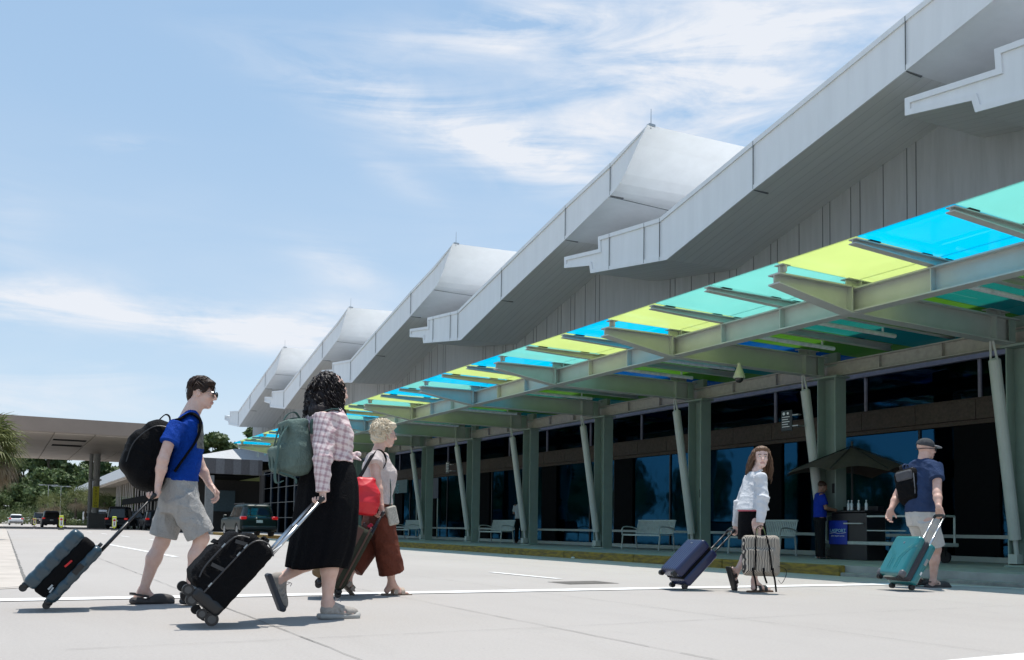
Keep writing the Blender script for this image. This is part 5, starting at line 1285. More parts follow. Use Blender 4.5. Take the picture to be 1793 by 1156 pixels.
s.ell((-5.920, 2.080, 1.102), (.03, .045, .022), k=.02); s.ell((-5.900, 2.114, 1.110), (.022, .030, .024), k=.012); s.cone((-5.890, 2.094, 1.089), (-5.860, 2.121, 1.065), .016, .010, k=.01)
wshirt = sobj('plaid_shirt', s, .0058, M_pl, wom, disp=folds(.015, [(0, .5, 1), (0, 1, .4), (.6, .2, .9)], 30, 5))
M_bk = cloth('black_skirt_cloth', (.0035, .0035, .005), .8, bs=400)
secs = [(1.093, -5.950, 1.937, 0.158, 0.138), (1.061, -5.950, 1.932, 0.170, 0.151), (0.988, -5.950, 1.931, 0.190, 0.179), (0.891, -5.950, 1.930, 0.205, 0.199), (0.775, -5.950, 1.927, 0.215, 0.208), (0.640, -5.950, 1.917, 0.220, 0.214), (0.506, -5.950, 1.903, 0.215, 0.215), (0.410, -5.950, 1.884, 0.210, 0.212), (0.338, -5.950, 1.868, 0.200, 0.206)]
zz_ = np.linspace(0, 1, 30); S_ = np.array(secs); rings = []
for t_ in zz_:
    v = [np.interp(t_ * (len(secs) - 1), range(len(secs)), S_[:, j]) for j in range(5)]; ring = []
    for k in range(96):
        a = 2 * PI * k / 96; am = .006 + .030 * t_; w1 = 1 + am * math.sin(a * 7 + .8 * math.sin(t_ * 3)) + am * .7 * math.sin(a * 12 + 1 + t_ * 2) + am * .4 * math.sin(a * 19 + t_ * 5)
        ring.append((v[1] + v[3] * w1 * math.cos(a), v[2] + v[4] * w1 * math.sin(a), v[0] + .010 * math.sin(a * 3 + 1) * t_))
    rings.append(ring)
inner = [[(x + (S_[-1, 1] - x) * .03, y + (S_[-1, 2] - y) * .03, z + .03) for x, y, z in rings[-1]]]
q = MB(); q.loft(rings + inner, True); q.build('long_skirt', M_bk, wom, smooth=True)
M_wh = hairmat('black_curly_hair', (.004, .003, .004), (.020, .014, .014), .45)
f_, r_, u_ = fr_
s = SDF(.03); hc = V3((-5.950, 1.906, 1.549)); s.ell(hc, (.092, .104, .122)); s.ell((-5.950, 1.881, 1.450), (.125, .115, .11)); s.ell((-5.880, 1.844, 1.374), (.09, .085, .07)); s.ell(L_(.085, 0, -.035), (.045, .065, .075), [f_, r_, u_], k=.01, op='s')
hb = sobj('hair', s, .006, M_wh, wom, disp=folds(.022, [(0, 1, .2), (.3, 0, 1), (1, .2, .3)], 75, 9))
q = MB(); rg_ = np.random.RandomState(21)
for k in range(430):
    d = U(rg_.normal(size=3) + (0, 0, .25)); 
    if d @ f_ > .72 and d[2] < .55: continue
    p0 = hc + d * V3((.094, .106, .116)) * rg_.uniform(.9, 1.04); ph = rg_.uniform(0, 6.28); rad = rg_.uniform(.009, .018); ln = rg_.uniform(.06, .17); n_ = 13; ln *= 1.15 if d[2] < .4 else 1
    out_ = V3((d[0], d[1], 0)) * .06; pts = []
    for i in range(n_):
        t_ = i / (n_ - 1); c_ = p0 + out_ * t_ * (1.2 - t_) + V3((0, -.02 * t_, -ln * t_)); a = ph + t_ * ln * 85
        pts.append(tuple(c_ + (math.cos(a) * V3((1, 0, .25)) + math.sin(a) * V3((0, 1, .25))) * rad * (.5 + .5 * t_)))
    q.tube(pts, lambda t: .0056 * (1 - .6 * t * t), 4)
for k in range(170):
    # the long ringlets that fall on her shoulders
    an = rg_.uniform(0, 6.28); p0 = V3((-5.950, 1.900, 1.471)) + V3((math.cos(an) * .115, math.sin(an) * .105 * (1.1 if math.sin(an) < 0 else .9), rg_.uniform(-.03, .05))); ph = rg_.uniform(0, 6.28); rad = rg_.uniform(.008, .016); ln = rg_.uniform(.08, .16); pts = []
    for i in range(13):
        t_ = i / 12; c_ = p0 + V3((math.cos(an) * .035 * t_, math.sin(an) * .03 * t_, -ln * t_)); a = ph + t_ * ln * 90
        pts.append(tuple(c_ + (math.cos(a) * V3((1, 0, .25)) + math.sin(a) * V3((0, 1, .25))) * rad * (.6 + .4 * t_)))
    q.tube(pts, lambda t: .0050 * (1 - .6 * t * t), 4)
q.build('curl', M_wh, hb, smooth=True)
M_st = mat('taupe_mesh_shoe', (.38, .345, .31), .8, var=.15, vs=40); M_so = mat('grey_rubber_sole', (.36, .35, .33), .7); M_sod = mat('dark_rubber_sole', (.06, .065, .08), .7); M_lc = mat('pink_grey_lace', (.55, .48, .46), .8)
shoe_trail(wom, (-5.880, 1.869, 0.006), (-5.880, 2.130, -0.003), (0, 0, 1), M_st, M_so, M_lc)
a_, b_ = (-6.050, 1.554, 0.283), (-6.050, 1.648, 0.051); shoe_trail(wom, a_, b_, (0, .9, .35), M_st, M_sod, M_lc)
# sage rucksack
bc = (-5.950, 1.686, 1.129); bp_ = empty('backpack', tuple(bc), 'sage green canvas rucksack worn on the back of the woman', 'backpack', None, (math.radians(8), 0, 0))
M_sg = cloth('sage_canvas', (.155, .215, .19), .8, var=.12, bs=300, vs=5); M_sgd = cloth('dark_sage_webbing', (.09, .15, .135), .8)
s = SDF(.03); s.stack([(-.185, 0, .0, .11, .085), (-.12, 0, -.01, .145, .115), (0, 0, .0, .150, .11), (.12, 0, .015, .140, .085), (.175, 0, .02, .125, .065)], pw=3.2, rnd=.03); s.box((0, -.105, -.065), (.115, .05, .085), .03); s.box((0, .01, .165), (.13, .075, .022), .02)
lobj('main_bag', s, .006, M_sg, bp_, disp=folds(.013, [(0, .5, 1), (.5, .8, .3), (0, 1, -.4)], 30, 12))
q = MB()
for e in (-1, 1): q.ribbon([(e * .045, .07, .17), (e * .045, .03, .195), (e * .045, -.035, .185), (e * .045, -.075, .13), (e * .045, -.115, .03), (e * .045, -.150, -.03), (e * .045, -.160, -.12)], (1, 0, 0), .022, .005)
q.build('closing_strap', M_sgd, bp_, world=False)
q = MB(); q.ribbon([(.02, .06, .19), (.02, .03, .235), (.02, -.02, .225), (.02, -.05, .19)], (1, 0, 0), .03, .006); q.build('grab_handle', M_sgd, bp_, world=False)
q = MB(); q.ribbon([(.12, -.06, .14), (.135, -.12, .06), (.14, -.15, -.04), (.13, -.175, -.14), (.125, -.175, -.215), (.12, -.13, -.21)], (1, 0, 0), .045, .006, 7); q.tube([(.12, -.15, -.15), (.12, -.05, -.20), (.12, -.045, -.235)], .008, 6, sub=4); q.build('loose_strap', M_sgd, bp_, world=False)
q = MB(); iv = Vector(bc)
for e, X_ in ((1, -5.80), (-1, -6.10)):
    pts = [(-5.950, 1.761, 1.229), (-5.950, 1.771, 1.287), (-5.950, 1.808, 1.355), (-5.950, 1.850, 1.409), (-5.950, 1.897, 1.436), (-5.950, 1.945, 1.443)]
    q.ribbon(snap([(X_ + e * (-.02 + .01 * i), p[1], p[2] - .01) for i, p in enumerate(pts)], wshirt, .006), (1, 0, 0), .045, .008, 1)
q.xform(Matrix.Rotation(math.radians(-8), 4, 'X') @ Matrix.Translation(-iv)); q.build('shoulder_strap', M_sgd, bp_, world=False)
# her black wheeled duffel
hn = (-5.690, 1.815, 0.790); r, tot, phi = case_root('wheeled_duffel', (-5.74, 1.13, 0), hn, 'large black wheeled duffel with bulging pockets pulled by the woman')
w_, L2, T_ = .37, .58, .30
s = SDF(.025); s.box((0, -.12, .325), (w_ / 2, .105, .255), .04); s.box((0, -.235, .33), (w_ / 2 - .015, .055, .20), .04); s.box((0, -.275, .28), (w_ / 2 - .04, .045, .12), .035); s.box((0, -.265, .46), (w_ / 2 - .06, .03, .05), .025)
lobj('main_bag', s, .0065, M_nyl, r, disp=folds(.011, [(0, .2, 1), (.3, 1, .2), (.2, .5, 1)], 38, 15))
s = SDF(.02); s.box((0, -.125, .105), (w_ / 2 + .004, .105, .042), .03); lobj('kick_plate', s, .006, M_blk, r)
q = MB()
for e in (-1, 1):
    x = e * (w_ / 2 + .002); q.tube([(x, -.02, .55), (x, -.10, .585), (x, -.17, .53), (x, -.18, .35), (x, -.18, .13)], .005, 5, sub=5); q.tube([(x * .95, -.20, .54), (x * .96, -.27, .48), (x * .96, -.28, .27), (x * .96, -.26, .18)], .005, 5, sub=5)
    q.ribbon([(x * .99, -.185, .50), (x * 1.0, -.25, .47)], (0, 0, 1), .022, .005, 3); q.ribbon([(x * .99, -.185, .30), (x * 1.0, -.26, .28)], (0, 0, 1), .022, .005, 3)
q.build('piping', mat('charcoal_piping', (.03, .03, .032), .5), r, world=False)
q = MB(); q.ribbon([(-.08, -.09, .578), (-.06, -.10, .615), (.06, -.10, .615), (.08, -.09, .578)], (0, 1, 0), .030, .010, 5); q.ribbon([(-.08, -.29, .42), (-.06, -.325, .40), (.06, -.325, .40), (.08, -.29, .38)], (0, 0, 1), .025, .008, 5); q.build('carry_handle', M_nyl, r, world=False)
q = MB(); q.ribbon([(.10, -.03, .58), (.12, -.025, .61), (.13, -.02, .64)], (1, 0, 0), .04, .002, 4); q.build('paper_label', M_wt, r, world=False)
q = MB()
for (y_, z_) in ((-.185, .50), (-.185, .44), (-.285, .42), (-.185, .20)): q.ribbon([(w_ / 2 + .008, y_, z_), (w_ / 2 + .012, y_, z_ - .03)], (0, 1, 0), .008, .003, 2)
q.build('zip_pull', M_zip, r, world=False)
for e in (-1, 1):
    for y_, z_, rd in ((-.035, .042, .040), (-.10, .030, .030), (-.20, .055, .036), (-.255, .085, .034)):
        x = e * (w_ / 2 - .03); q = MB(); q.cyl((x - .015, y_, z_), (x + .015, y_, z_), rd, n=18); wo = q.build('wheel', M_blk, r, world=False)
        q = MB(); q.cyl((x + .0155 * e - .001, y_, z_), (x + .0155 * e + .001, y_, z_), rd * .62, n=12); q.build('hub', mat('charcoal_hub', (.06, .06, .06), .4), wo, world=False)
handle(r, L2, tot, M_alu, .15, -.018, .17, th=.008)

# ================================================================ 3  grandmother in the pale T-shirt
gl3 = (-7.845, 3.211, 0.000)
s = SDF(.025)
L_, fr_ = add_head(s, (-7.700, 3.014, 1.455), (.10, 1, -.10), .97, neck=(-7.700, 2.947, 1.280), nr=.052)
shR, elR, wrR = (-7.540, 2.855, 1.209), (-7.490, 2.862, 1.012), (-7.460, 2.897, 0.807)
shL, elL, wrL = (-7.880, 3.056, 1.240), (-7.920, 3.099, 1.042), (-7.900, 3.130, 0.841)
s.cone(shR, shL, 0.039, 0.039, k=.02); s.cone((-7.640, 2.937, 1.163), (-7.640, 2.946, 0.781), 0.066, 0.069, k=.05); s.cone((-7.760, 2.983, 1.172), (-7.760, 2.993, 0.783), 0.066, 0.069, k=.05)
add_arm(s, shR, elR, wrR, 1.05); add_arm(s, shL, elL, wrL, 1.05); add_hand(s, wrR, (0, .2, -1), (0, -1, -.1), (-1, 0, 0), (64, 60, 40), .95, thumb=(.5, .55, -.6)); add_hand(s, wrL, (0, .3, -.9), (0, -.8, -.4), (1, 0, 0), (40, 40, 25), .92)
add_leg(s, (-7.620, 2.967, 0.705), (-7.620, 3.050, 0.426), (-7.660, 3.095, 0.107), (-7.700, 3.036, 0.019), (-7.700, 3.269, 0.014), .92, toes=True)
add_leg(s, (-7.800, 2.982, 0.706), (-7.800, 2.934, 0.431), (-7.800, 2.736, 0.176), (-7.800, 2.663, 0.147), (-7.800, 2.782, 0.023), .92, toes=True)
gran = person_body('person', s, .0055, SK_gran, 'older woman with short pale blonde hair, cream T-shirt and rust trousers', loc=gl3, lipf=lips(L_))
M_ct = cloth('cream_pink_cotton', (.66, .57, .54), .85)
s = SDF(.03); s.stack([(1.290, -7.700, 2.939, 0.075, 0.052), (1.244, -7.700, 2.943, 0.130, 0.093), (1.182, -7.700, 2.950, 0.165, 0.125), (1.090, -7.700, 2.961, 0.175, 0.150), (0.987, -7.700, 2.969, 0.170, 0.139), (0.895, -7.700, 2.965, 0.165, 0.112), (0.813, -7.700, 2.978, 0.175, 0.106)], pw=2.2)
s.tube((-7.580, 2.885, 1.244), (-7.500, 2.852, 1.152), .070, .072, k=.03); s.tube((-7.840, 3.040, 1.257), (-7.910, 3.086, 1.184), .07, .072, k=.03); s.ell((-7.620, 3.040, 1.085), (.06, .055, .06), k=.05); s.ell((-7.780, 3.104, 1.095), (.06, .055, .06), k=.05)
gshirt = sobj('t_shirt', s, .006, M_ct, gran, disp=folds(.012, [(0, .6, 1), (0, 1, .3)], 34, 7))
M_ru = cloth('rust_twill', (.155, .045, .028), .7, var=.12, bs=350)
s = SDF(.03); s.stack([(0.833, -7.700, 2.977, 0.165, 0.101), (0.731, -7.700, 2.969, 0.180, 0.117), (0.638, -7.700, 2.966, 0.180, 0.117)], pw=2.2)
s.tube((-7.610, 2.958, 0.704), (-7.640, 3.085, 0.200), .11, .120, k=.03); s.tube((-7.790, 2.968, 0.705), (-7.800, 2.935, 0.410), .11, .105, k=.03); s.tube((-7.800, 2.923, 0.446), (-7.800, 2.766, 0.237), .105, .110, k=.02)
sobj('wide_trousers', s, .006, M_ru, gran, disp=folds(.018, [(0, 1, .15), (.3, .9, .2), (0, .6, .8)], 30, 14))
M_gh = hairmat('pale_blonde_hair', (.42, .33, .22), (.80, .70, .54), .5); f_, r_, u_ = fr_
s = SDF(.02); s.ell(L_(-.035, 0, .035), (.105, .098, .095), [f_, r_, u_]); s.ell(L_(-.05, 0, -.045), (.075, .085, .065), [f_, r_, u_]); s.ell(L_(.04, 0, .085), (.06, .075, .036), [f_, r_, u_]); s.ell(L_(.085, 0, -.04), (.075, .095, .085), [f_, r_, u_], k=.01, op='s')
hb = sobj('hair', s, .0055, M_gh, gran, disp=folds(.018, [(0, 1, 1), (1, .3, 1)], 85, 3))
q = MB(); rg_ = np.random.RandomState(5)
for k in range(240):
    d = U(rg_.normal(size=3) + u_ * .3 - f_ * .15)
    if d @ f_ > .5 and d @ u_ < .5: continue
    if d @ u_ < -.75: continue
    p0 = L_(-.035, 0, .03) + d * V3((.098, .100, .096)); t_ = U(np.cross(d, rg_.normal(size=3)) + f_ * .4 - u_ * .3); ln = rg_.uniform(.03, .06)
    q.tube([tuple(p0), tuple(p0 + t_ * ln * .5 + d * .016), tuple(p0 + t_ * ln + d * .006)], lambda t: .007 * (1 - t * .85), 4, sub=3)
q.build('hair_tuft', M_gh, hb, smooth=True)
q = MB(); 
for e in (-1, 1): q.tube([tuple(L_(.10 + .0 * k, e * .032 + .023 * math.cos(k * PI / 5), .0 + .019 * math.sin(k * PI / 5))) for k in range(11)], .0018, 4, caps=False); q.tube([tuple(L_(.098, e * .055, .006)), tuple(L_(-.005, e * .080, .004))], .0018, 4)
q.build('spectacles', M_zip, gran)
M_sn = mat('beige_sandal', (.42, .34, .27), .7)
sandal(gran, (-7.700, 3.026, 0.009), (-7.700, 3.292, 0.003), (0, 0, 1), mat('brown_sandal_sole', (.16, .12, .09), .8), M_sn, .95, .012); sandal(gran, (-7.800, 2.658, 0.132), (-7.800, 2.788, 0.003), (0, .6, .8), mat('brown_sandal_sole', (.1, .1, .1)), M_sn, .95, .012)
# red shopping tote on her shoulder
tl_ = (-7.440, 2.752, 0.882); tt = empty('tote_bag', tuple(tl_), 'bright red tote bag with a black strap hanging from the older woman', 'bag')
M_rd = mat('red_nylon', (.62, .012, .022), .45, var=.10, vs=6, bump=.1, bs=20); M_rr = cloth('red_webbing', (.4, .02, .03))
s = SDF(.04); s.stack([((-7.440, 2.748, 1.050)[2], -7.45, (-7.440, 2.748, 1.050)[1], .035, .100), ((-7.440, 2.750, 0.971)[2], -7.44, (-7.440, 2.750, 0.971)[1], .060, .105), ((-7.440, 2.764, 0.823)[2], -7.43, (-7.440, 2.764, 0.823)[1], .085, .115), ((-7.440, 2.756, 0.710)[2], -7.43, (-7.440, 2.756, 0.710)[1], .065, .090)], pw=2.6, rnd=.03)
sobj('tote_body', s, .006, M_rd, tt, disp=folds(.020, [(0, .8, .5), (0, .5, -.9), (.4, .3, .8)], 26, 31))
q = MB(); q.ribbon([(-7.460, 2.693, 1.029), (-7.470, 2.752, 1.131), (-7.500, 2.813, 1.225), (-7.560, 2.877, 1.288), (-7.600, 2.946, 1.279), (-7.560, 2.965, 1.206), (-7.550, 2.930, 1.123)], (1, .4, .2), .045, .007, 6); q.build('shoulder_strap', M_nyl, tt)
# small cream cross-body purse
pc = (-7.520, 3.025, 0.715); pr = empty('purse', tuple(pc), 'small woven cream purse hanging at the front hip of the older woman', 'bag')
s = SDF(.01); s.box(pc, (.030, .050, .085), .018, [(1, 0, 0), (0, 1, .25), (0, -.25, 1)]); sobj('purse_body', s, .005, mat('cream_woven_straw', (.52, .49, .42), .85, var=.2, vs=60, bump=.5, bs=160), pr)
q = MB(); q.ribbon([(-7.520, 3.007, 0.791), (-7.530, 3.012, 0.983), (-7.560, 2.976, 1.161), (-7.660, 2.959, 1.258)], (1, .3, 0), .012, .004, 6); q.build('purse_strap', M_sgd, pr)
# her suitcase
hn = (-7.440, 2.918, 0.743); r, tot, phi = case_root('suitcase', (-7.55, 2.57, 0), (-7.440, 2.928, 0.743), 'dark olive fabric suitcase with brown piping and a tan luggage tag behind the older woman')
w_, L2, T_ = .44, .62, .31
M_ol = cloth('dark_olive_fabric', (.040, .043, .030), .8, bs=300); M_bl = mat('brown_leather_trim', (.075, .028, .018), .5)
s = SDF(.02); s.box((0, -.125, .345), (w_ / 2, .115, .28), .045); lobj('body', s, .0065, M_ol, r, disp=folds(.004, [(0, 0, 1)], 30, 2))
s = SDF(.02); s.box((0, -.265, .27), (w_ / 2 - .02, .05, .19), .035); lobj('front_pocket', s, .0065, cloth('tan_pocket_fabric', (.20, .135, .075), .8), r)
q = MB()
for e in (-1, 1):
    x = e * (w_ / 2 + .001)
    for yy in (-.05, -.20): q.tube([(x, yy, .09), (x, yy, .60), (x * .75, yy, .632)], .008, 6, sub=4)
    q.ribbon([(x * 1.01, -.125, .08), (x * 1.012, -.125, .35), (x * 1.01, -.125, .61)], (0, 1, 0), .055, .006, 4)
q.tube([(-.20, -.05, .628), (.20, -.05, .628)], .008, 6); q.tube([(-.20, -.20, .628), (.20, -.20, .628)], .008, 6); q.build('leather_trim', M_bl, r, world=False)
q = MB(); q.box((w_ / 2 + .012, -.155, .24), (w_ / 2 + .018, -.115, .35), .003); q.build('luggage_tag', mat('tan_leather_tag', (.45, .27, .13), .6), r, world=False)
q = MB(); q.cyl((w_ / 2 + .008, -.17, .17), (w_ / 2 + .016, -.17, .17), .02, n=12); q.cyl((w_ / 2 + .008, -.14, .20), (w_ / 2 + .014, -.14, .20), .012, n=10); q.build('lock_disc', mat('tan_leather_tag', (.4, .3, .1)), r, world=False)
q = MB(); q.ribbon([(-.06, -.10, .63), (-.05, -.10, .665), (.05, -.10, .665), (.06, -.10, .63)], (0, 1, 0), .03, .009, 5); q.build('carry_handle', M_bl, r, world=False)
q = MB(); q.ribbon([(-.03, -.06, .66), (.0, -.05, .685), (.05, -.06, .67), (.08, -.07, .65)], (0, 1, 0), .03, .006, 5); q.ball((.02, -.055, .68), (.03, .018, .014), 8); q.build('red_ribbon', mat('red_ribbon', (.5, .01, .04), .6), r, world=False)
wheels(r, w_, .25, .030, False, .032); handle(r, L2, tot, M_blk, .13, -.015)

# ================================================================ 4  girl in the white sweatshirt
gl4 = (-7.138, 6.996, 0.000)
s = SDF(.022)
L_, fr_ = add_head(s, (-6.980, 6.928, 1.405), (.80, -.56, -.06), .95, neck=(-7.000, 6.875, 1.254), nr=.046)
shR, elR, wrR = (-6.860, 6.793, 1.179), (-6.800, 6.782, 0.960), (-6.790, 6.732, 0.732)
shL, elL, wrL = (-7.130, 6.897, 1.194), (-7.220, 6.845, 0.916), (-7.280, 6.854, 0.679)
s.cone(shR, shL, .033, .033, k=.02); s.cone((-7.000, 6.843, 1.133), (-7.000, 6.804, 0.716), .06, .07, k=.04)
add_arm(s, shR, elR, wrR, .85); add_arm(s, shL, elL, wrL, .85)
add_hand(s, wrR, (0, 0, -1), (-.2, -1, .1), (-1, .2, 0), (62, 62, 40), .88, thumb=(.5, .6, -.4)); add_hand(s, wrL, (0, .1, -1), (0, -1, .2), (1, 0, 0), (64, 60, 40), .88)
add_leg(s, (-6.920, 6.781, 0.716), (-6.900, 6.786, 0.405), (-6.920, 6.774, 0.112), (-6.930, 6.737, 0.013), (-6.900, 6.970, 0.022), .80, toes=True)
add_leg(s, (-7.080, 6.825, 0.716), (-7.060, 6.846, 0.400), (-7.080, 6.682, 0.211), (-7.080, 6.596, 0.247), (-7.080, 6.659, 0.034), .78, back=(0, -.5, .8), toes=True)
girl = person_body('person', s, .0055, SK_girl, 'girl in a cropped white sweatshirt looking back over her shoulder', loc=gl4, lipf=lips(L_, .93))
f_, r_, u_ = fr_
for e in (-1, 1):
    q = MB(); c_ = L_(.0835, e * .030, .001); q.ball(tuple(c_), (.0105, .0125, .0085), 10); ey = q.build('eye', M_eye, girl, smooth=True)
    q = MB(); c_ = L_(.0925, e * .030, .001); q.ball(tuple(c_), .0052, 8); q.build('iris', M_iris, ey, smooth=True)
    q = MB(); q.tube([tuple(L_(.092, e * .014, .021)), tuple(L_(.090, e * .030, .027)), tuple(L_(.080, e * .046, .022))], .0032, 5, sub=3); q.build('eyebrow', M_bh, girl)
M_ws = cloth('white_fleece', (.70, .71, .73), .9, var=.05, bs=400)
def STK(px, y, X, rs, rf): pass
s = SDF(.025)
secs = []
for (p, rs_, rf_) in (((-7.000, 6.859, 1.247), .062, .06), ((-7.000, 6.859, 1.205), .10, .08), ((-7.000, 6.859, 1.134), .125, .10), ((-7.000, 6.843, 1.032), .135, .12), ((-7.000, 6.827, 0.924), .155, .15), ((-7.000, 6.819, 0.841), .17, .175)): secs.append((p[2], p[0], p[1], rs_, rf_))
s.stack(secs); s.ell((-6.860, 6.801, 1.179), (.06, .06, .055), k=.03); s.tube((-6.870, 6.811, 1.192), (-6.800, 6.782, 0.954), .058, .057, k=.03); s.tube((-6.800, 6.782, 0.978), (-6.790, 6.724, 0.709), .064, .044, k=.03)
s.tube((-7.100, 6.884, 1.199), (-7.210, 6.852, 0.916), .055, .054, k=.035); s.tube((-7.210, 6.844, 0.940), (-7.270, 6.844, 0.673), .060, .042, k=.03)
s.ell((-7.020, 6.895, 1.262), (.075, .07, .022), k=.02)
sobj('sweatshirt', s, .0055, M_ws, girl, disp=folds(.013, [(0, .5, 1), (.8, 1, .4), (.3, .1, 1)], 34, 23))
s = SDF(.02); secs = []
for (p, rs_, rf_) in (((-7.000, 6.811, 0.864), .135, .125), ((-7.000, 6.812, 0.716), .145, .135), ((-7.000, 6.820, 0.538), .15, .145)): secs.append((p[2], p[0], p[1], rs_, rf_))
s.stack(secs); sobj('black_shorts', s, .006, M_bk, girl, disp=folds(.006, [(0, .9, .4)], 30, 4))
q = MB(); p = (-6.860, 6.628, 0.841); s = SDF(.01); s.stack([((-7.000, 6.819, 0.829)[2], -7.0, (-7.000, 6.819, 0.829)[1], .148, .142), ((-7.000, 6.819, 0.858)[2], -7.0, (-7.000, 6.819, 0.858)[1], .15, .145)], rnd=.003); sobj('pink_hem', s, .005, mat('pink_cotton', (.5, .12, .18), .8), girl)
M_gr = hairmat('chestnut_hair', (.035, .019, .012), (.20, .115, .07), .45)
s = SDF(.02); s.ell(L_(-.03, 0, .036), (.092, .080, .082), [f_, r_, u_]); s.ell(L_(-.05, 0, -.06), (.055, .078, .09), [f_, r_, u_]); s.ell(L_(-.055, .0, -.15), (.045, .075, .08), [f_, r_, u_]); s.ell(L_(.028, 0, .082), (.052, .068, .036), [f_, r_, u_]); s.ell(L_(.095, 0, -.03), (.070, .056, .082), [f_, r_, u_], k=.008, op='s')
hb = sobj('hair', s, .0055, M_gr, girl, disp=folds(.010, [r_, U(r_ + f_)], 120, 8))
q = MB(); rg_ = np.random.RandomState(8)
for k in range(420):
    a = rg_.uniform(.95, 2 * PI - .95); d = U(f_ * math.cos(a) + r_ * math.sin(a) + u_ * rg_.uniform(-.2, .9)); p0 = L_(-.025, 0, .03) + d * .084 * (1 + .05 * rg_.normal())
    sd_ = d - u_ * (d @ u_); ln = rg_.uniform(.16, .31); ph = rg_.uniform(0, 6.28); pts = []
    for i in range(12):
        t_ = i / 11; c_ = p0 + sd_ * (.045 * math.sin(t_ * 2.2)) - u_ * ln * t_ * .98 - V3((.0, .02, 0)) * t_; w__ = .012 * (.3 + t_); pts.append(tuple(c_ + r_ * math.sin(ph + t_ * 9) * w__ + f_ * math.cos(ph + t_ * 8) * w__ * .7))
    q.tube(pts, lambda t: .0050 * (1 - .75 * t), 4)
q.build('hair_strand', M_gr, hb, smooth=True)
sandal(girl, (-6.930, 6.705, 0.008), (-6.900, 6.986, 0.010), (0, 0, 1), mat('brown_cork_sole', (.14, .08, .05), .8), M_blk, .85, .014); sandal(girl, (-7.080, 6.572, 0.253), (-7.080, 6.659, 0.017), (0, .9, .2), M_blk, M_blk, .85, .014)
# striped bag in her hand
def stripes():
    m, t, b = newmat('black_and_cream_ticking'); co = t.node('ShaderNodeTexCoord').outputs['Object']; sp_ = t.node('ShaderNodeSeparateXYZ'); t.put(sp_.inputs[0], co)
    x = t.m('ADD', t.m('ADD', sp_.outputs[0], t.m('MULTIPLY', sp_.outputs[1], .8)), t.m('MULTIPLY', t.noise(co, 5, 2), .016))
    f = t.m('GREATER_THAN', t.m('SINE', t.m('MULTIPLY', x, 420)), -.05); t.put(b.inputs['Base Color'], t.mix(f, (.045, .04, .038, 1), (.50, .44, .36, 1))); b.inputs['Roughness'].default_value = .85; return m
bc = (-6.760, 6.703, 0.381); bp_ = empty('striped_backpack', tuple(bc), 'black and cream striped backpack held by its handle in the hand of the girl', 'backpack', None, (0, 0, math.radians(48)))
s = SDF(.03); s.box((0, 0, 0), (.185, .085, .205), .05); s.box((.0, -.07, -.05), (.14, .04, .12), .03); lobj('main_bag', s, .006, stripes(), bp_, disp=folds(.010, [(.3, .2, 1), (1, .2, .4)], 26, 18))
q = MB(); q.ribbon([(-.05, -.0, .195), (-.04, 0, .275), (.0, 0, .30), (.04, 0, .275), (.05, 0, .195)], (0, 1, 0), .025, .006); q.build('grab_handle', M_nyl, bp_, world=False)
q = MB(); q.ribbon([(-.035, .02, .20), (-.03, .03, .29), (.02, .03, .29), (.05, .02, .20)], (0, 1, 0), .05, .004); q.build('lime_webbing', mat('pale_lime_webbing', (.45, .62, .25), .8), bp_, world=False)
q = MB()
for x_, ln in ((-.08, .22), (.02, .15), (.11, .26)): q.ribbon([(x_, -.115, -.12), (x_ + .005, -.125, -.18), (x_ + .02, -.10, -.23), (x_ + .035, -.09, -.16 - ln * .75)], (1, 0, 0), .018, .004, 5)
q.ribbon([(.17, -.06, -.10), (.235, -.07, -.13), (.24, -.07, -.19), (.20, -.05, -.27), (.17, -.03, -.24)], (0, 1, 0), .022, .004, 5)
q.tube([(-.05, -.095, .20), (-.055, -.125, .05), (-.06, -.115, -.14)], .008, 6, sub=5); q.tube([(.05, -.095, .20), (.08, -.125, .05), (.10, -.115, -.14)], .008, 6, sub=5); q.build('dangling_strap', M_nyl, bp_, world=False)
# navy suitcase
hn = (-7.290, 6.847, 0.624); r, tot, phi = case_root('suitcase', (-7.45, 6.22, 0), (-7.31, hn[1], hn[2]), 'navy blue hard suitcase pulled by the girl')
w_, L2, T_ = .37, .52, .25
M_nv = mat('navy_shell', (.006, .012, .058), .38, .0, var=.08, coat=.25, vs=5)
for ya, yb in ((-.004, -.115), (-.135, -T_)):
    s = SDF(.01); s.box((0, (ya + yb) / 2, (L2 + .05) / 2), (w_ / 2, abs(ya - yb) / 2, (L2 - .05) / 2), .034)
    lobj('shell', s, .0058, M_nv, r, disp=lambda Pn: .0018 * np.sin(Pn[:, 0] * 2 * np.pi / .045))
s = SDF(.01); s.box((0, -.125, (L2 + .05) / 2), (w_ / 2 - .006, .02, (L2 - .062) / 2), .018); lobj('zip_band', s, .006, M_nyl, r)
q = MB(); q.box((-.02, -T_ - .004, L2 - .075), (.02, -T_ + .01, L2 - .060), .002); q.build('badge', M_zip, r, world=False)
q = MB(); q.ribbon([(-.06, -.06, L2 - .004), (-.05, -.06, L2 + .02), (.05, -.06, L2 + .02), (.06, -.06, L2 - .004)], (0, 1, 0), .02, .008, 5); q.build('carry_handle', M_blk, r, world=False)
wheels(r, w_, T_, .028); handle(r, L2, tot, M_blk, .13, -.018)

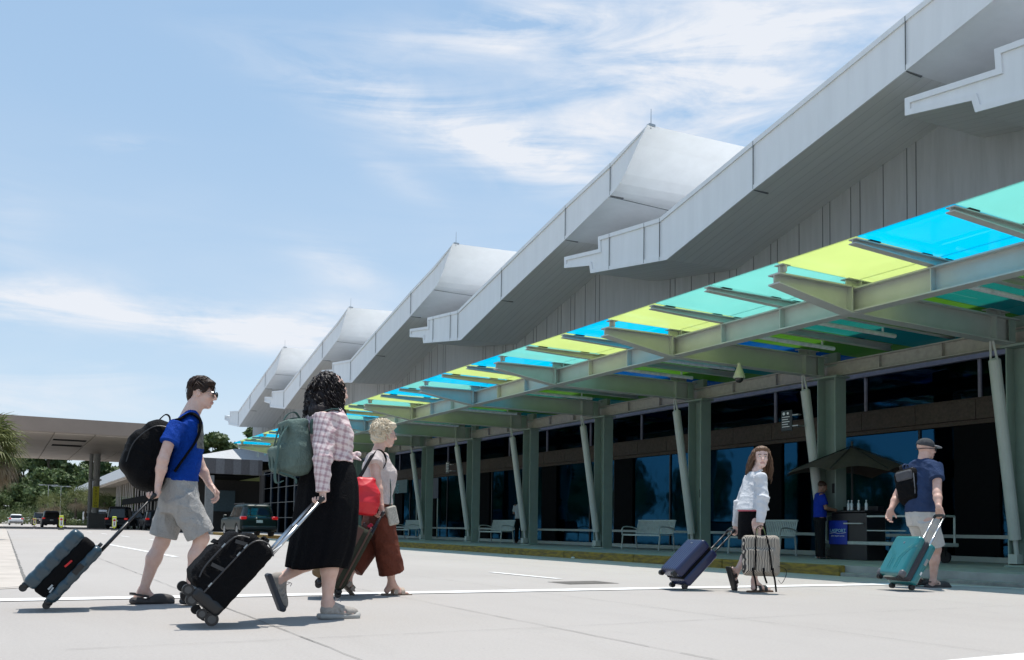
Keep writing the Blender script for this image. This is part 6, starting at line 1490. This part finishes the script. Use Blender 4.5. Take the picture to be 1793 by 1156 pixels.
# ================================================================ 5  man in the cap
gl5 = (-6.932, 9.599, 0.000)
s = SDF(.025)
L_, fr_ = add_head(s, (-6.900, 9.494, 1.627), (.42, .9, -.06), 1.0, neck=(-6.900, 9.440, 1.482), nr=.064)
shR, elR, wrR = (-6.710, 9.424, 1.371), (-6.620, 9.293, 1.094), (-6.540, 9.209, 0.922)
shL, elL, wrL = (-7.120, 9.465, 1.393), (-7.220, 9.385, 1.078), (-7.200, 9.245, 0.904)
s.cone(shR, shL, 0.045, 0.045, k=.02); s.cone((-6.840, 9.418, 1.324), (-6.840, 9.390, 0.823), 0.083, 0.083, k=.05); s.cone((-6.970, 9.451, 1.331), (-6.970, 9.423, 0.825), 0.083, 0.083, k=.05)
add_arm(s, shR, elR, wrR, 1.18); add_arm(s, shL, elL, wrL, 1.15); add_hand(s, wrR, (.05, .35, -.9), (.1, -.8, -.5), (-1, 0, 0), (62, 60, 40), 1.05, thumb=(.5, .55, -.5)); add_hand(s, wrL, (-.15, -.25, -.9), (.75, -.45, -.2), (.3, .9, 0), (30, 32, 22), 1.05, .05)
add_leg(s, (-6.800, 9.386, 0.757), (-6.800, 9.515, 0.447), (-6.840, 9.514, 0.074), (-6.860, 9.468, 0.000), (-6.830, 9.740, 0.010), 1.02)
add_leg(s, (-7.000, 9.453, 0.758), (-7.000, 9.594, 0.441), (-7.020, 9.471, 0.104), (-7.020, 9.398, 0.025), (-7.020, 9.700, 0.026), 1.0)
man = person_body('person', s, .0058, SK_man, 'man in a grey cap, navy T-shirt and pale shorts walking away', loc=gl5, lipf=lips(L_))
M_nt = cloth('slate_blue_cotton', (.035, .060, .135), .85, var=.14, vs=6)
s = SDF(.03); secs = []
for (p, rs_, rf_) in (((-6.910, 9.454, 1.511), .08, .075), ((-6.910, 9.454, 1.477), .15, .10), ((-6.910, 9.453, 1.409), .215, .12), ((-6.910, 9.451, 1.295), .215, .14), ((-6.910, 9.439, 1.160), .20, .15), ((-6.910, 9.427, 1.025), .192, .152), ((-6.910, 9.415, 0.878), .195, .150)): secs.append((p[2], p[0], p[1], rs_, rf_))
s.stack(secs, pw=2.3); s.tube((-6.740, 9.425, 1.419), (-6.660, 9.352, 1.247), .082, .085, k=.04); s.tube((-7.080, 9.444, 1.431), (-7.170, 9.426, 1.257), .082, .085, k=.04)
mshirt = sobj('t_shirt', s, .0062, M_nt, man, disp=folds(.014, [(0, .6, 1), (.9, .5, .5), (.5, 0, 1)], 30, 27))
M_sh = cloth('pale_stone_twill', (.58, .56, .53), .85, var=.07)
s = SDF(.03); secs = []
for (p, rs_, rf_) in (((-6.910, 9.415, 0.925), .180, .142), ((-6.910, 9.424, 0.824), .188, .155), ((-6.910, 9.444, 0.711), .185, .155)): secs.append((p[2], p[0], p[1], rs_, rf_))
s.stack(secs, pw=2.3); s.tube((-6.800, 9.366, 0.790), (-6.790, 9.492, 0.480), .112, .108, k=.03); s.tube((-7.000, 9.453, 0.792), (-7.000, 9.595, 0.475), .112, .108, k=.03)
sobj('shorts', s, .0062, M_sh, man, disp=folds(.013, [(.3, .6, 1), (.9, .5, .3)], 28, 29))
f_, r_, u_ = fr_; M_cp = cloth('charcoal_cap', (.075, .078, .085), .85)
s = SDF(.015); s.ell(L_(-.014, 0, .045), (.106, .086, .082), [f_, r_, u_]); s.cut(L_(0, 0, .022), tuple(-u_ + f_ * -.12)); s.ell(L_(-.10, 0, .03), (.03, .028, .020), [f_, r_, u_], k=.006, op='s')
cp = sobj('cap', s, .005, M_cp, man)
s = SDF(.01); s.ell(L_(.115, 0, .034), (.070, .070, .010), [U(f_ - u_ * .18), r_, U(u_ + f_ * .18)]); s.cut(L_(.06, 0, 0), tuple(-f_)); sobj('cap_brim', s, .005, mat('pale_cap_brim', (.40, .40, .42), .8), cp)
q = MB(); q.tube([tuple(L_(.100, .05, .0)), tuple(L_(.04, .083, -.002)), tuple(L_(-.05, .088, -.004)), tuple(L_(-.110, .03, -.012)), tuple(L_(-.112, -.03, -.012)), tuple(L_(-.05, -.088, -.004)), tuple(L_(.04, -.083, -.002)), tuple(L_(.1, -.05, 0))], .005, 6, sub=5); q.cyl(tuple(L_(.098, .032, -.002)), tuple(L_(.104, .036, -.002)), .026, n=14); q.cyl(tuple(L_(.098, -.032, -.002)), tuple(L_(.104, -.036, -.002)), .026, n=14); q.build('sunglasses', M_blk, man)
shoe_clog(man, (-6.880, 9.455, -0.007), (-6.820, 9.767, -0.003), (0, 0, 1), M_cl); shoe_clog(man, (-7.020, 9.378, 0.019), (-7.020, 9.721, 0.019), (0, 0, 1), M_cl)
# small backpack slung on him
bc = (-7.020, 9.371, 1.188); bp_ = empty('backpack', tuple(V3(bc) + (0, -.02, 0)), 'small black backpack worn by the man in the cap', 'backpack', None, (math.radians(4), math.radians(-12), math.radians(6)))
s = SDF(.03); s.box((0, 0, -.01), (.155, .085, .215), .075); s.box((0, -.075, -.05), (.12, .055, .12), .05); lobj('main_bag', s, .0065, M_nyl, bp_, disp=folds(.010, [(.3, .2, 1), (1, .2, .4)], 30, 33))
s = SDF(.02); s.box((.01, -.075, .12), (.10, .045, .06), .03); lobj('top_pocket', s, .006, cloth('grey_nylon', (.10, .10, .11), .6), bp_)
q = MB(); q.ribbon([(-.03, .04, .20), (-.02, .02, .25), (.02, .02, .25), (.03, .04, .20)], (0, 1, 0), .02, .006); q.ribbon([(.07, .02, .19), (.10, .06, .26), (.15, .16, .24), (.17, .22, .12)], (1, 0, 0), .045, .008); q.ribbon([(-.07, .02, .19), (-.08, .06, .26), (-.08, .16, .27), (-.10, .24, .14)], (1, 0, 0), .045, .008)
q.ribbon([(.08, .02, -.17), (.14, .06, -.18), (.20, .14, -.12)], (0, 0, 1), .025, .005); q.build('shoulder_strap', M_nyl, bp_, world=False)
q = MB(); q.tube([(.10, -.03, .20), (.12, -.07, .12), (.115, -.10, -.02), (.10, -.11, -.12)], .006, 5, sub=5); q.ribbon([(.125, -.03, .05), (.155, -.03, .0), (.15, -.03, -.08)], (0, 1, 0), .03, .006); q.build('side_webbing', mat('grey_webbing', (.22, .22, .23), .6), bp_, world=False)
# teal suitcase
hn = (-6.480, 9.173, 0.831); r, tot, phi = case_root('suitcase', (-6.60, 8.66, 0), hn, 'teal hard suitcase with curved grooves pulled by the man in the cap')
w_, L2, T_ = .40, .56, .26
M_tl = mat('teal_shell', (.008, .165, .175), .30, .1, var=.08, coat=.7, vs=5)
def grooves(Pn):
    x, y, z = Pn[:, 0], Pn[:, 1], Pn[:, 2]; t = np.maximum(0, z - .25)
    sd_ = np.where(x < .0, -1, 1); u = np.abs(x) - 1.35 * t ** 1.55 * 1.3
    m = (u > .012) & (u < .085); m = m & (y < -.10)
    return np.where(m, -.0042 * (np.abs(np.sin(u * np.pi / .0165)) ** .6 * 2 - 1), 0) * np.clip((z - .10) / .05, 0, 1)
for ya, yb, ds in ((-.004, -.105, None), (-.165, -T_, grooves)):
    s = SDF(.01); s.box((0, (ya + yb) / 2, (L2 + .05) / 2), (w_ / 2, abs(ya - yb) / 2, (L2 - .05) / 2), .040); lobj('shell', s, .0048 if ds else .006, M_tl, r, disp=ds)
s = SDF(.01); s.box((0, -.135, (L2 + .05) / 2), (w_ / 2 - .006, .045, (L2 - .062) / 2), .035); lobj('zip_band', s, .006, mat('dark_grey_zip_band', (.035, .035, .045), .6), r, disp=lambda Pn: .003 * np.sin(Pn[:, 1] * 2 * np.pi / .028))
for e in (-1, 1):
    s = SDF(.01); s.box((e * (w_ / 2 - .028), -T_ + .035, .085), (.034, .040, .042), .03); lobj('corner_guard', s, .005, mat('grey_corner_guard', (.10, .10, .11), .5), r)
q = MB(); q.cyl((0, -T_ - .003, L2 - .10), (0, -T_ + .01, L2 - .10), .012, n=12); q.build('badge', M_zip, r, world=False)
q = MB(); q.box((w_ / 2 - .002, -.070, .30), (w_ / 2 + .006, -.035, .38), .003); q.build('lock', M_zip, r, world=False)
q = MB(); q.box((w_ / 2 + .0, -.055, .18), (w_ / 2 + .004, -.035, .22)); q.build('sticker', M_wt, r, world=False)
q = MB(); q.ribbon([(-.07, -.05, L2 - .004), (-.05, -.05, L2 + .02), (.05, -.05, L2 + .02), (.07, -.05, L2 - .004)], (0, 1, 0), .022, .008, 5); q.build('carry_handle', M_zip, r, world=False)
wheels(r, w_, T_, .028); handle(r, L2, tot, M_alu, .15, -.02)

# ================================================================ people under the canopy
def standing(base, yaw, H, sk, shirt, pants, hairm, label, arms, headtilt=-.35, badge=None):
    'upright figure; arms = (elbow, wrist) offsets per side in local forward/right/up metres'
    k = H / 1.72; b = V3(base); F_ = A_(math.sin(yaw), math.cos(yaw), 0); R_ = A_(math.cos(yaw), -math.sin(yaw), 0); Z_ = A_(0, 0, 1)
    Q = lambda f, r, u: b + (F_ * f + R_ * r + Z_ * u) * k
    s = SDF(.025); L_, fr_ = add_head(s, Q(.06, 0, 1.60), F_ + Z_ * headtilt, k, neck=Q(0, 0, 1.44), nr=.055)
    s.cone(Q(0, .17, 1.40), Q(0, -.17, 1.40), .052, .052, k=.04); s.cone(Q(0, .04, 1.3), Q(0, .04, .98), .07, .07, k=.05); s.cone(Q(0, -.04, 1.3), Q(0, -.04, .98), .07, .07, k=.05)
    for e, (el_, wr_) in zip((1, -1), arms):
        add_arm(s, Q(0, e * .18, 1.40), Q(*el_), Q(*wr_)); add_hand(s, Q(*wr_), U(V3(Q(*wr_)) - V3(Q(*el_))), -Z_ * .6 - R_ * e * .5, Z_ * .5 + F_ * .3, (45, 45, 30), .95)
    for e in (1, -1): add_leg(s, Q(0, e * .09, .90), Q(.02, e * .10, .48), Q(-.01, e * .11, .09), Q(-.05, e * .11, .01), Q(.18, e * .13, .01), 1, back=-F_)
    o = person_body('person', s, .008, sk, label, loc=tuple(b))
    s = SDF(.03); s.stack([(Q(0, 0, 1.47)[2], b[0], b[1], .075, .07), (Q(0, 0, 1.42)[2], b[0], b[1], .17, .11), (Q(0, 0, 1.25)[2], b[0], b[1], .19, .135), (Q(0, 0, 1.0)[2], b[0], b[1], .175, .135), (Q(0, 0, .92)[2], b[0], b[1], .18, .14)], yaw=-yaw)
    for e, (el_, wr_) in zip((1, -1), arms): s.tube(Q(0, e * .165, 1.41), tuple(V3(Q(0, e * .18, 1.40)) * .25 + V3(Q(*el_)) * .75), .075, .072, k=.03)
    sobj('shirt', s, .008, shirt, o, disp=folds(.010, [(0, .5, 1), (1, .3, .5)], 28, 3))
    s = SDF(.02); s.stack([(Q(0, 0, .96)[2], b[0], b[1], .165, .13), (Q(0, 0, .84)[2], b[0], b[1], .18, .14)], yaw=-yaw)
    for e in (1, -1): s.tube(Q(0, e * .09, .90), Q(.0, e * .11, .05), .10, .075, k=.02)
    sobj('trousers', s, .009, pants, o)
    s = SDF(.015); s.ell(L_(-.026, 0, .045), (.096, .082, .080), list(fr_)); s.ell(L_(.07, 0, -.035), (.07, .085, .075), list(fr_), k=.01, op='s'); sobj('hair', s, .007, hairm, o)
    for e in (1, -1): s = SDF(.01); s.ell(Q(.06, e * .12, .035), (.055, .05, .035)); s.ell(Q(.14, e * .125, .03), (.07, .05, .03)); s.ell(Q(0, e * .115, .035), (.05, .045, .035)); sobj('shoe', s, .008, M_blk, o)
    return o, Q
M_rb = cloth('royal_blue_polo', (.008, .03, .30), .8); M_pk = cloth('black_trousers', (.008, .008, .01), .8)
att, Q = standing((-11.50 * 1.22, 12.85 * 1.22, .15 * 1.22 - .1364), math.radians(35), 1.70, SK_dk, M_rb, M_pk, M_bh, 'porter in a royal blue polo shirt standing behind the stand under the umbrella', (((.08, .22, 1.12), (.30, .08, 1.08)), ((.08, -.22, 1.12), (.30, -.06, 1.10))))
bys, Q = standing((-24.75 * 1.22, 14.25 * 1.22, .15 * 1.22 - .1364), math.radians(-60), 1.76, SK_dk, cloth('pale_grey_shirt', (.36, .38, .40), .85), M_pk, M_bh, 'bystander in a pale shirt reading a phone beside the third bench', (((.10, .22, 1.12), (.30, .08, 1.12)), ((.10, -.22, 1.12), (.30, -.06, 1.12))))
